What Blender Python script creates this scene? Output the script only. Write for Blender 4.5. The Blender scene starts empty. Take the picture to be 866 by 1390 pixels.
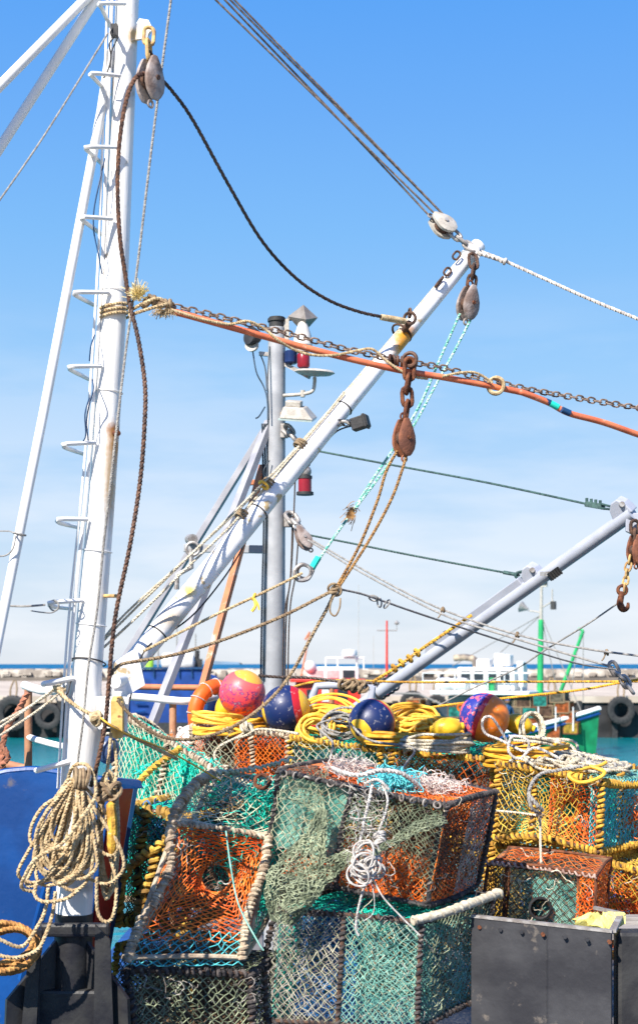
import bpy, math, random
import numpy as np
from mathutils import Vector, Matrix
random.seed(7); RNG = np.random.default_rng(11)
PI = math.pi
C = bpy.context.scene.collection
EYE = 4.0; F = 1930.0
def P(x, y, d):
    return np.array([(x-433)/F*d, d, EYE+(901-y)/F*d])
def PP(*pts):
    return [P(*p) for p in pts]
def V(*a): return np.array(a, float)
def nrm(v):
    l = math.sqrt(float(v@v)); return v/l if l > 1e-12 else np.array([0., 0., 1.])

# ---------------------------------------------------------------- mesh collector
class MB:
    def __init__(s): s.v = []; s.q = []; s.n = 0; s.ng = []
    def add(s, v, q=None, ng=None):
        v = np.asarray(v, float).reshape(-1, 3)
        if q is not None and len(q): s.q.append(np.asarray(q, int).reshape(-1, 4)+s.n)
        if ng:
            for f in ng: s.ng.append([i+s.n for i in f])
        s.v.append(v); s.n += len(v); return s
    def build(s, name, mat, parent=None, smooth=True, origin=None, bevel=0, label=None, cat=None, group=None, kind=None, ang=40):
        v = np.concatenate(s.v)
        if parent is not None: o0 = np.array(parent['_w'])
        elif origin is not None: o0 = np.asarray(origin, float)
        else: o0 = np.array([(v[:, 0].min()+v[:, 0].max())/2, (v[:, 1].min()+v[:, 1].max())/2, v[:, 2].min()])
        me = bpy.data.meshes.new(name)
        faces = (np.concatenate(s.q).tolist() if s.q else [])+s.ng
        me.from_pydata((v-o0).tolist(), [], faces)
        if smooth:
            me.shade_smooth()
            try: me.set_sharp_from_angle(angle=math.radians(ang))
            except Exception: pass
        ob = bpy.data.objects.new(name, me); C.objects.link(ob)
        if isinstance(mat, (list, tuple)):
            for m in mat: me.materials.append(m)
        else: me.materials.append(mat)
        if parent is not None:
            ob.parent = parent; ob['_w'] = list(o0)
        else:
            ob.location = o0; ob['_w'] = list(o0)
        if bevel:
            b = ob.modifiers.new('bevel', 'BEVEL'); b.width = bevel; b.segments = 2; b.limit_method = 'ANGLE'
        tag(ob, label, cat, group, kind)
        return ob
def tag(o, label=None, cat=None, group=None, kind=None):
    if label: o['label'] = label
    if cat: o['category'] = cat
    if group: o['group'] = group
    if kind: o['kind'] = kind
    return o
def thing(name, label, cat, loc, group=None):
    o = bpy.data.objects.new(name, None); C.objects.link(o); o.location = [float(x) for x in loc]
    o['_w'] = [float(x) for x in loc]; o.empty_display_size = .2
    return tag(o, label, cat, group)

# ---------------------------------------------------------------- paths
def cat(pts, n=10, closed=False):
    p = [np.asarray(a, float) for a in pts]; k = len(p)
    if k == 2 and not closed: return np.array([p[0]+(p[1]-p[0])*t for t in np.linspace(0, 1, n+1)])
    out = []
    rng = range(k) if closed else range(k-1)
    for i in rng:
        if closed: a, b, c, d = p[(i-1) % k], p[i], p[(i+1) % k], p[(i+2) % k]
        else: a, b, c, d = p[max(i-1, 0)], p[i], p[i+1], p[min(i+2, k-1)]
        for t in np.arange(n)/n:
            out.append(.5*((2*b)+(-a+c)*t+(2*a-5*b+4*c-d)*t*t+(-a+3*b-3*c+d)*t**3))
    if not closed: out.append(p[-1])
    return np.array(out)
def resample(path, step):
    path = np.asarray(path, float); seg = np.linalg.norm(np.diff(path, axis=0), axis=1)
    s = np.concatenate([[0], np.cumsum(seg)]); L = s[-1]; n = max(2, int(L/step)+1)
    t = np.linspace(0, L, n)
    return np.stack([np.interp(t, s, path[:, i]) for i in range(3)], 1), t
def frames(p, closed=False):
    k = len(p); T = np.zeros_like(p)
    T[1:-1] = p[2:]-p[:-2]; T[0] = p[1]-p[0]; T[-1] = p[-1]-p[-2]
    if closed: T[0] = T[-1] = p[1]-p[-1]
    T /= np.maximum(np.linalg.norm(T, axis=1, keepdims=True), 1e-9)
    a = np.array([0, 0, 1.]) if abs(T[0][2]) < .9 else np.array([1., 0, 0])
    N = np.zeros_like(p); n = a-T[0]*(a@T[0]); n /= math.sqrt(n@n); N[0] = n
    for i in range(1, k):
        t = T[i]; n = n-t*(n@t); l = math.sqrt(n@n)
        n = n/l if l > 1e-9 else N[i-1]; N[i] = n
    B = np.cross(T, N); return T, N, B
def tube(mb, path, r, n=8, closed=False, sec=None, phase=None, caps=True, flat=None):
    p = np.asarray(path, float); k = len(p)
    T, N, B = frames(p, closed)
    th = np.arange(n)*2*PI/n
    r = np.full(k, r, float) if np.isscalar(r) else np.asarray(r, float)
    ph = np.zeros(k) if phase is None else phase
    A = th[None, :]+ph[:, None]
    R = r[:, None]*(sec[None, :] if sec is not None else 1.0)
    a2 = 1 if flat is None else flat
    v = p[:, None, :]+(np.cos(A)*R)[..., None]*N[:, None, :]+(np.sin(A)*R*a2)[..., None]*B[:, None, :]
    i = np.arange(k if closed else k-1)[:, None]; j = np.arange(n)[None, :]
    i2 = (i+1) % k; j2 = (j+1) % n
    q = np.stack(np.broadcast_arrays(i*n+j, i*n+j2, i2*n+j2, i2*n+j), -1).reshape(-1, 4)
    ng = None
    if caps and not closed: ng = [list(range(n))[::-1], list(range((k-1)*n, k*n))]
    return mb.add(v.reshape(-1, 3), q, ng)
ROPESEC = np.array([1.04, 1.0, .84]*3)
def rope(mb, path, r, lay=9.0, closed=False):
    p, s = resample(path, r*lay/6); w = np.array([math.sin(x*3.1)*.2+1 for x in s])*0+1
    return tube(mb, p, r*w, 9, sec=ROPESEC, phase=s*2*PI/(r*lay))
def helix(mb, path, R, r, pitch, n=6, jit=.26):
    p, s = resample(path, pitch/9); T, N, B = frames(p)
    k = len(p); L = s[-1]
    w = np.cumsum(np.concatenate([[0], np.full(k-1, s[1] if k > 1 else 0)])*(1+jit*2*np.interp(np.arange(k), np.arange(0, k+9, 9)[:len(np.arange(0, k+9, 9))], RNG.uniform(-1, 1, len(np.arange(0, k+9, 9))))))
    a = w*2*PI/pitch
    RR = R*(1+jit*np.interp(np.arange(k), np.arange(0, k+5, 5), RNG.uniform(-1, 1, len(np.arange(0, k+5, 5)))))
    q = p+(np.cos(a)*RR)[:, None]*N+(np.sin(a)*RR)[:, None]*B
    g = np.arange(0, k+13, 13); low = np.interp(np.arange(k), g[:len(g)], RNG.uniform(-.28, .2, len(g)))
    return tube(mb, q, r*(1+low+.10*RNG.uniform(-1, 1, k)), n)
def box(mb, c, s, ax=None):
    c = np.asarray(c, float); s = np.asarray(s, float)/2
    ax = np.eye(3) if ax is None else np.asarray(ax)
    v = [c+ax[0]*s[0]*i+ax[1]*s[1]*j+ax[2]*s[2]*k for i in (-1, 1) for j in (-1, 1) for k in (-1, 1)]
    return mb.add(v, [[0, 1, 3, 2], [4, 6, 7, 5], [0, 4, 5, 1], [2, 3, 7, 6], [0, 2, 6, 4], [1, 5, 7, 3]])
def bar(mb, a, b, w, h, up=(0, 0, 1)):
    a = np.asarray(a, float); b = np.asarray(b, float); d = b-a; L = math.sqrt(d@d); t = d/L
    s = nrm(np.cross(t, np.asarray(up, float))); u = np.cross(s, t)
    return box(mb, (a+b)/2, (L, w, h), [t, s, u])
def cyl(mb, a, b, r1, r2=None, n=16, caps=True):
    a = np.asarray(a, float); b = np.asarray(b, float)
    return tube(mb, np.array([a, b]), np.array([r1, r1 if r2 is None else r2]), n, caps=caps)
def lathe(mb, a, axis, prof, n=20, caps=True):
    a = np.asarray(a, float); t = nrm(np.asarray(axis, float))
    h = np.array([0, 0, 1.]) if abs(t[2]) < .9 else np.array([1., 0, 0])
    N = nrm(h-t*(h@t)); B = np.cross(t, N); th = np.arange(n)*2*PI/n
    v = np.concatenate([a+t*z+np.cos(th)[:, None]*N*r+np.sin(th)[:, None]*B*r for r, z in prof]); k = len(prof)
    i = np.arange(k-1)[:, None]; j = np.arange(n)[None, :]; j2 = (j+1) % n
    q = np.stack(np.broadcast_arrays(i*n+j, i*n+j2, (i+1)*n+j2, (i+1)*n+j), -1).reshape(-1, 4)
    return mb.add(v, q, [list(range(n))[::-1], list(range((k-1)*n, k*n))] if caps else None)
def sphere(mb, c, r, axis=(0, 0, 1), sz=1.0, n=24):
    m = n//2; return lathe(mb, c, axis, [(max(r*math.sin(PI*i/m), r*.01), -r*sz*math.cos(PI*i/m)) for i in range(m+1)], n)
def torus(mb, c, axis, R, r, n=24, m=8, sx=1.0):
    t = nrm(np.asarray(axis, float)); h = np.array([0, 0, 1.]) if abs(t[2]) < .9 else np.array([1., 0, 0])
    N = nrm(h-t*(h@t)); B = np.cross(t, N)
    p = [np.asarray(c, float)+N*math.cos(a)*R*sx+B*math.sin(a)*R for a in np.arange(n)*2*PI/n]
    return tube(mb, np.array(p), r, m, closed=True)
def link(mb, c, t, side, L, W, r, m=6):
    t = nrm(t); s = nrm(side-t*(side@t)); h = L/2-W/2; pts = []
    for a in np.linspace(-PI/2, PI/2, 6): pts.append(c+t*(h+math.cos(a)*W/2)+s*math.sin(a)*W/2)
    for a in np.linspace(PI/2, 3*PI/2, 6): pts.append(c+t*(-h+math.cos(a)*W/2)+s*math.sin(a)*W/2)
    return tube(mb, np.array(pts), r, m, closed=True)
def chain(mb, path, L, r, W=None):
    W = W or L*.62; pitch = L-2*r*1.05
    p, s = resample(path, pitch); T, N, B = frames(p)
    for i in range(len(p)-1):
        c = (p[i]+p[i+1])/2; a = (0.6 if i % 2 else 0.6+PI/2)+random.uniform(-.25, .25)
        link(mb, c, T[i]+N[i]*random.uniform(-.08, .08), N[i]*math.cos(a)+B[i]*math.sin(a), L, W, r, 6)
    return mb
def plate(mb, pts, th):
    p = [np.asarray(a, float) for a in pts]; n = nrm(np.cross(p[1]-p[0], p[2]-p[0]))*th/2; k = len(p)
    v = [a+n for a in p]+[a-n for a in p]
    return mb.add(v, [[i, (i+1) % k, k+(i+1) % k, k+i] for i in range(k)], [list(range(k))[::-1], list(range(k, 2*k))])

# ---------------------------------------------------------------- nets
def strands(mb, A, B, r):
    d = B-A; L = np.linalg.norm(d, axis=1, keepdims=True); ok = (L[:, 0] > 1e-5); A = A[ok]; B = B[ok]; d = d[ok]/L[ok]
    h = np.tile(np.array([.31, .22, .92]), (len(A), 1)); N = np.cross(d, h); N /= np.linalg.norm(N, axis=1, keepdims=True); M = np.cross(d, N)
    th = np.array([0, 2*PI/3, 4*PI/3]); off = (np.cos(th)[None, :, None]*N[:, None, :]+np.sin(th)[None, :, None]*M[:, None, :])*r
    v = np.concatenate([A[:, None, :]+off, B[:, None, :]+off], 1).reshape(-1, 3)
    b = np.arange(len(A))[:, None]*6
    q = np.concatenate([b+np.array([[0, 1, 4, 3]]), b+np.array([[1, 2, 5, 4]]), b+np.array([[2, 0, 3, 5]])], 1).reshape(-1, 4)
    return mb.add(v, q)
def wob(p, amp, fr=6.0):
    o = np.zeros_like(p)
    for k in range(4):
        w = RNG.normal(0, fr, 3); ph = RNG.uniform(0, 6.28); dr = RNG.normal(0, 1, 3)
        o += np.sin(p@w+ph)[..., None]*dr[None, :]*amp*.4
    return o
def net(mb, fn, nu, nv, r, jit=.004, sag=.015, wrapu=False, holes=.0):
    nu += nu % 2; nv += nv % 2
    U, Vv = np.meshgrid(np.linspace(0, 1, nu+1), np.linspace(0, 1, nv+1), indexing='ij')
    pts = fn(U.ravel(), Vv.ravel()); edge = np.minimum(1, 6*np.minimum(Vv.ravel(), 1-Vv.ravel()))
    if not wrapu: edge = edge*np.minimum(1, 6*np.minimum(U.ravel(), 1-U.ravel()))
    pts = pts+wob(pts, sag)*edge[:, None]+RNG.normal(0, jit, pts.shape)*edge[:, None]
    pts = pts.reshape(nu+1, nv+1, 3)
    if wrapu: pts[-1] = pts[0]
    I, J = np.meshgrid(np.arange(nu), np.arange(nv), indexing='ij'); ev = ((I+J) % 2 == 0)
    A = np.where(ev[..., None], pts[:-1, :-1], pts[:-1, 1:]); B = np.where(ev[..., None], pts[1:, 1:], pts[1:, :-1])
    A = A.reshape(-1, 3); B = B.reshape(-1, 3)
    if holes:
        c = (A+B)/2; keep = np.ones(len(A), bool)
        for _ in range(int(holes)):
            h = c[RNG.integers(len(c))]; keep &= np.linalg.norm(c-h, axis=1) > RNG.uniform(.02, .05)
        A = A[keep]; B = B[keep]
    return strands(mb, A, B, r)
def quadfn(a, b, c, d):            # a=u0v0 b=u1v0 c=u1v1 d=u0v1
    def f(u, v):
        u = u[:, None]; v = v[:, None]
        return (a*(1-u)+b*u)*(1-v)+(d*(1-u)+c*u)*v
    return f
def qnet(mb, q, cell, r, **k):
    a, b, c, d = q; nu = max(4, int(np.linalg.norm(b-a)/cell*1.7)); nv = max(4, int(np.linalg.norm(d-a)/cell*1.7))
    return net(mb, quadfn(a, b, c, d), nu, nv, r, **k)
def funnel(mb, q, c0, inward, rh, r, nu=54, nv=16, pw=1.5, tw=.35):
    a, b, c, d = q; per = [a, b, c, d, a]; n1 = nrm(b-a); n2 = nrm(d-a); c0 = np.asarray(c0)+inward
    L = np.array([np.linalg.norm(per[i+1]-per[i]) for i in range(4)]); S = np.concatenate([[0], np.cumsum(L)])/L.sum()
    cc = (a+b+c+d)/4; v0 = a-cc; a0 = math.atan2(v0@n2, v0@n1)
    def f(u, v):
        o = np.stack([np.interp(u, S, [p[i] for p in per]) for i in range(3)], 1)
        rel = o-cc; an = np.arctan2(rel@n2, rel@n1)+tw
        inn = c0+(np.cos(an)*rh)[:, None]*n1+(np.sin(an)*rh)[:, None]*n2
        w = v[:, None]; depth = w**pw
        flat = o*(1-w)+(inn-inward)*w
        return flat+inward*depth
    net(mb, f, nu, nv, r, jit=.003, sag=.012, wrapu=True)
    return c0, n1, n2
def tangle(mb, c, size, n, r, L=.25):
    c = np.asarray(c, float); size = np.asarray(size, float)
    for _ in range(n):
        p = c+RNG.uniform(-1, 1, 3)*size/2*.8; d = nrm(RNG.normal(0, 1, 3)); pts = [p]
        for _ in range(12):
            d = nrm(d+RNG.normal(0, .7, 3)-(p-c)/size*.5); p = p+d*L/12; pts.append(p)
        pts = np.array(pts); strands(mb, pts[:-1], pts[1:], r)
    return mb

# ---------------------------------------------------------------- materials
def mat(name, c1, c2=None, rough=.6, metal=0., scale=8., bump=.15, bscale=None, spec=.4, lo=.4, hi=.62, rust=None, rlo=.6, rhi=.68, rscale=4., detail=5, stretch=None, coat=0, stains=()):
    m = bpy.data.materials.new(name); m.use_nodes = True; nt = m.node_tree; N = nt.nodes; Lk = nt.links
    b = N['Principled BSDF']; b.inputs['Roughness'].default_value = rough; b.inputs['Metallic'].default_value = metal
    b.inputs['Specular IOR Level'].default_value = spec; b.inputs['Coat Weight'].default_value = coat
    g = N.new('ShaderNodeNewGeometry')
    src = g.outputs['Position']
    if stretch:
        mp = N.new('ShaderNodeMapping'); mp.inputs['Scale'].default_value = stretch; Lk.new(src, mp.inputs['Vector']); src = mp.outputs[0]
    n = N.new('ShaderNodeTexNoise'); n.inputs['Scale'].default_value = scale; n.inputs['Detail'].default_value = detail
    Lk.new(src, n.inputs['Vector'])
    c2 = c2 or tuple(x*.75 for x in c1)
    r = N.new('ShaderNodeValToRGB'); r.color_ramp.elements[0].position = lo; r.color_ramp.elements[1].position = hi
    r.color_ramp.elements[0].color = (*c2, 1); r.color_ramp.elements[1].color = (*c1, 1)
    Lk.new(n.outputs['Fac'], r.inputs[0]); col = r.outputs[0]
    if rust:
        n2 = N.new('ShaderNodeTexNoise'); n2.inputs['Scale'].default_value = rscale; n2.inputs['Detail'].default_value = 8; n2.inputs['Roughness'].default_value = .65
        Lk.new(g.outputs['Position'], n2.inputs['Vector'])
        r2 = N.new('ShaderNodeValToRGB'); r2.color_ramp.elements[0].position = rlo; r2.color_ramp.elements[1].position = rhi
        Lk.new(n2.outputs['Fac'], r2.inputs[0])
        mx = N.new('ShaderNodeMix'); mx.data_type = 'RGBA'; mx.inputs['B'].default_value = (*rust, 1)
        Lk.new(r2.outputs[0], mx.inputs['Factor']); Lk.new(col, mx.inputs['A']); col = mx.outputs['Result']
    for (c, s, cc) in stains:
        mp2 = N.new('ShaderNodeMapping'); mp2.vector_type = 'POINT'; mp2.inputs['Location'].default_value = [-float(c[i])/s[i] for i in range(3)]; mp2.inputs['Scale'].default_value = [1/x for x in s]
        Lk.new(g.outputs['Position'], mp2.inputs['Vector']); vl = N.new('ShaderNodeVectorMath'); vl.operation = 'LENGTH'; Lk.new(mp2.outputs[0], vl.inputs[0])
        ns = N.new('ShaderNodeTexNoise'); ns.inputs['Scale'].default_value = 45; ns.inputs['Detail'].default_value = 6; Lk.new(g.outputs['Position'], ns.inputs['Vector'])
        ad = N.new('ShaderNodeMath'); ad.operation = 'MULTIPLY_ADD'; Lk.new(ns.outputs['Fac'], ad.inputs[0]); ad.inputs[1].default_value = 1.1; Lk.new(vl.outputs['Value'], ad.inputs[2])
        rs = N.new('ShaderNodeValToRGB'); rs.color_ramp.elements[0].position = .45; rs.color_ramp.elements[0].color = (1, 1, 1, 1); rs.color_ramp.elements[1].position = 1.0; rs.color_ramp.elements[1].color = (0, 0, 0, 1)
        sb_ = N.new('ShaderNodeMath'); sb_.operation = 'MULTIPLY'; sb_.inputs[1].default_value = .47; Lk.new(ad.outputs[0], sb_.inputs[0]); Lk.new(sb_.outputs[0], rs.inputs[0])
        mx = N.new('ShaderNodeMix'); mx.data_type = 'RGBA'; mx.inputs['B'].default_value = (*cc, 1); Lk.new(rs.outputs[0], mx.inputs['Factor']); Lk.new(col, mx.inputs['A']); col = mx.outputs['Result']
    Lk.new(col, b.inputs['Base Color'])
    if bump:
        n3 = N.new('ShaderNodeTexNoise'); n3.inputs['Scale'].default_value = bscale or scale*5; n3.inputs['Detail'].default_value = 4
        Lk.new(src, n3.inputs['Vector'])
        bp = N.new('ShaderNodeBump'); bp.inputs['Strength'].default_value = bump; bp.inputs['Distance'].default_value = .01
        Lk.new(n3.outputs['Fac'], bp.inputs['Height']); Lk.new(bp.outputs[0], b.inputs['Normal'])
    return m
RUST = (.22, .07, .025)
M = dict(
    white=mat('white_paint', (.80, .79, .77), (.70, .69, .68), .42, scale=3, rust=(.52, .36, .2), rlo=.60, rhi=.72, rscale=7, bump=.12, stretch=(6, 6, 1), stains=[(P(156, 583, 6.14), (.03, .3, .025), (.18, .05, .015)), (P(154, 606, 6.14), (.022, .3, .085), (.46, .2, .035)), (P(149, 655, 6.14), (.022, .3, .16), (.5, .36, .22)), (P(182, 48, 6.2), (.02, .3, .03), (.5, .35, .15)), (P(150, 1205, 6.14), (.1, .3, .03), (.4, .3, .2))]),
    whitebrace=mat('white_paint_clean', (.80, .79, .77), (.70, .69, .67), .4, scale=5, bump=0, rust=(.55, .45, .36), rlo=.68, rhi=.76, rscale=12),
    boom=mat('white_boom_paint', (.80, .79, .79), (.68, .67, .68), .42, scale=5, rust=(.5, .37, .2), rlo=.585, rhi=.64, rscale=11, bump=.15, stains=[(P(553, 452, 7.12), (.05, .5, .05), (.35, .13, .03)), (P(548, 468, 7.12), (.05, .5, .09), (.55, .25, .02)), (P(228, 840, 6.35), (.07, .3, .04), (.5, .42, .33)), (P(255, 800, 6.4), (.03, .3, .03), (.7, .5, .12))]),
    grey=mat('grey_paint', (.36, .37, .39), (.27, .28, .3), .45, scale=6, rust=(.25, .18, .12), rlo=.66, rhi=.75, bump=.1),
    greyboom=mat('blue_grey_paint', (.40, .42, .48), (.33, .35, .41), .4, scale=6, rust=(.3, .2, .12), rlo=.7, rhi=.78, bump=.1),
    strutshade=mat('shaded_strut_paint', (.34, .34, .37), (.26, .26, .29), .5, scale=6, rust=(.3, .22, .15), rlo=.66, rhi=.76, bump=.1),  # shade on the struts' camera-facing sides, put into a darker paint colour
    orangepipe=mat('orange_primer', (.55, .2, .09), (.42, .15, .07), .6, scale=9, rust=(.6, .52, .45), rlo=.58, rhi=.66),
    brownpost=mat('brown_orange_post', (.42, .22, .12), (.33, .15, .08), .65, scale=12),
    rust=mat('rust', (.2, .075, .035), (.09, .035, .022), .85, scale=30, bump=.5, spec=.2),
    darkrust=mat('dark_rust', (.13, .07, .045), (.05, .032, .027), .8, scale=40, bump=.5, spec=.25),
    blockrust=mat('rusted_block', (.26, .095, .045), (.13, .05, .03), .75, scale=14, bump=.3),
    blocktop=mat('weathered_grey_block', (.34, .29, .27), (.17, .12, .1), .7, scale=14, bump=.3),
    galv=mat('galvanised', (.42, .40, .38), (.25, .22, .2), .5, metal=.4, scale=25, bump=.2),
    yellowrust=mat('yellowed_shackle', (.55, .38, .15), (.35, .2, .08), .7, scale=30, bump=.3),
    wire=mat('greased_wire_rope', (.06, .035, .025), (.025, .018, .016), .5, scale=30, bump=.2),
    wirebrown=mat('rusty_wire_rope', (.12, .055, .03), (.05, .025, .018), .6, scale=22, bump=.25),
    black=mat('black_rubber', (.018, .018, .02), (.035, .035, .035), .6, scale=9, bump=.2),
    blackpaint=mat('black_paint', (.014, .014, .018), (.03, .03, .03), .45, scale=9, bump=.2, rust=RUST, rlo=.68, rhi=.75),
    greyrope=mat('grey_rope', (.34, .33, .31), (.2, .19, .18), .85, scale=60, bump=.3),
    beige=mat('beige_rope', (.56, .44, .26), (.36, .25, .13), .85, scale=45, bump=.3),
    palerope=mat('pale_cream_rope', (.62, .56, .44), (.42, .36, .26), .85, scale=45, bump=.3),
    whiterope=mat('white_rope', (.6, .57, .53), (.36, .33, .31), .85, scale=45, bump=.3),
    brownrope=mat('brown_rope', (.36, .2, .07), (.2, .1, .035), .85, scale=45, bump=.3),
    darkbeige=mat('drab_rope', (.3, .22, .13), (.18, .12, .07), .85, scale=45, bump=.3),
    greenrope=mat('green_white_rope', (.42, .6, .52), (.08, .34, .27), .8, scale=70, lo=.47, hi=.53, bump=.3),
    greenline=mat('dark_green_line', (.05, .11, .1), (.02, .05, .05), .7, scale=40),
    yellow=mat('yellow_rope', (.74, .40, .035), (.55, .26, .015), .6, scale=14, bump=.3),
    brightyellow=mat('bright_yellow_rope', (.86, .54, .07), (.72, .36, .03), .55, scale=14, bump=.3),
    yellowbind=mat('yellow_binding_rope', (.68, .40, .05), (.36, .18, .025), .8, scale=22, bump=.5, rust=(.5, .45, .35), rlo=.62, rhi=.7, rscale=30),
    brownbind=mat('brown_yellow_binding', (.6, .37, .06), (.22, .12, .03), .8, scale=14, bump=.4),
    beigebind=mat('beige_binding_rope', (.58, .49, .36), (.3, .22, .15), .85, scale=18, bump=.5),
    darkbind=mat('dark_frayed_binding', (.10, .085, .08), (.025, .022, .024), .85, scale=18, bump=.5, rust=(.3, .26, .2), rlo=.6, rhi=.7, rscale=16),
    orangehose=mat('orange_sleeve', (.68, .2, .09), (.52, .13, .06), .45, scale=12, rust=(.75, .5, .4), rlo=.62, rhi=.7, rscale=20, bump=.12),
    nteal=mat('teal_net_twine', (.012, .60, .44), (.01, .38, .3), .6, scale=9, bump=0),
    ntealpale=mat('pale_teal_net_twine', (.30, .56, .47), (.13, .38, .33), .7, scale=9, bump=0),
    ncyan=mat('cyan_net_twine', (.12, .6, .62), (.06, .42, .5), .65, scale=9, bump=0),
    norange=mat('orange_net_twine', (.88, .22, .025), (.68, .11, .015), .6, scale=11, bump=0),
    nyellow=mat('yellow_net_twine', (.75, .50, .07), (.5, .3, .04), .65, scale=12, bump=0),
    npale=mat('pale_net_twine', (.66, .64, .47), (.45, .46, .3), .75, scale=10, bump=0),
    nolive=mat('olive_net_twine', (.33, .37, .24), (.13, .16, .10), .75, scale=10, bump=0),
    ngrey=mat('grey_net_twine', (.45, .42, .38), (.2, .17, .15), .8, scale=10, bump=0),
    ndark=mat('dark_brown_net_twine', (.22, .13, .07), (.07, .045, .035), .8, scale=10, bump=0),
    nblue=mat('blue_net_twine', (.03, .2, .5), (.02, .1, .28), .7, scale=10, bump=0),
    bluepaint=mat('blue_hull_paint', (.004, .065, .26), (.003, .04, .17), .42, scale=3, bump=.3, rust=(.10, .10, .14), rlo=.62, rhi=.72, rscale=8, detail=9),
    navy=mat('navy_paint', (.01, .06, .16), (.008, .035, .1), .45, scale=5),
    farblue=mat('far_blue_paint', (.008, .05, .25), (.006, .035, .17), .5, scale=2, rust=(.1, .08, .08), rlo=.66, rhi=.8, rscale=2),
    redpaint=mat('red_paint', (.5, .02, .02), (.36, .015, .015), .45, scale=4),
    farred=mat('bright_red_paint', (.7, .035, .02), (.55, .03, .02), .45, scale=2),
    hullwhite=mat('boat_white_paint', (.78, .78, .77), (.62, .62, .62), .5, scale=1.5, rust=(.4, .28, .2), rlo=.68, rhi=.8, rscale=2),
    green=mat('green_hull_paint', (.01, .22, .09), (.008, .15, .06), .4, scale=2),
    mastgreen=mat('green_mast_paint', (.02, .4, .12), (.02, .3, .1), .45, scale=3),
    lime=mat('lime_plastic', (.3, .6, .05), None, .5),
    glass=mat('dark_window', (.03, .04, .05), None, .12, bump=0),
    steel=mat('dull_steel', (.065, .065, .07), (.035, .035, .04), .5, metal=.3, scale=4, bump=.3, rust=(.26, .22, .18), rlo=.60, rhi=.72, rscale=9, detail=9),
    deck=mat('boat_deck', (.16, .15, .14), (.07, .06, .06), .8, scale=3),
    concrete=mat('pale_concrete', (.52, .45, .37), (.38, .32, .26), .9, scale=.6, bump=.3, bscale=3),
    stone=mat('breakwater_stone', (.5, .46, .4), (.24, .21, .18), .95, scale=.9, lo=.42, hi=.6, bump=.8, bscale=2, detail=8),
    pierface=mat('tarred_pier_face', (.03, .028, .03), (.008, .008, .009), .7, scale=1.2, bump=.6, bscale=4),
    lens=mat('lamp_lens', (.5, .6, .58), None, .15, bump=0),
    lampwhite=mat('lamp_housing', (.46, .43, .38), (.34, .31, .27), .5, scale=20),
    lampred=mat('red_lamp_glass', (.30, .012, .025), (.2, .01, .02), .3, bump=0),
    lampclear=mat('frosted_lamp_glass', (.66, .62, .57), None, .25, bump=0),
    lampblue=mat('navy_lamp_glass', (.01, .025, .1), None, .25, bump=0),
    reflector=mat('radar_reflector', (.24, .22, .2), (.17, .15, .13), .5, metal=.3, scale=14),
    bag=mat('pale_yellow_bag', (.75, .68, .22), (.62, .55, .16), .4, scale=20, bump=.5),
    orangebright=mat('orange_buoyancy', (.85, .15, .015), (.7, .1, .01), .5, scale=8),
    skin=mat('skin', (.25, .13, .08), None, .6),
)
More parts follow.
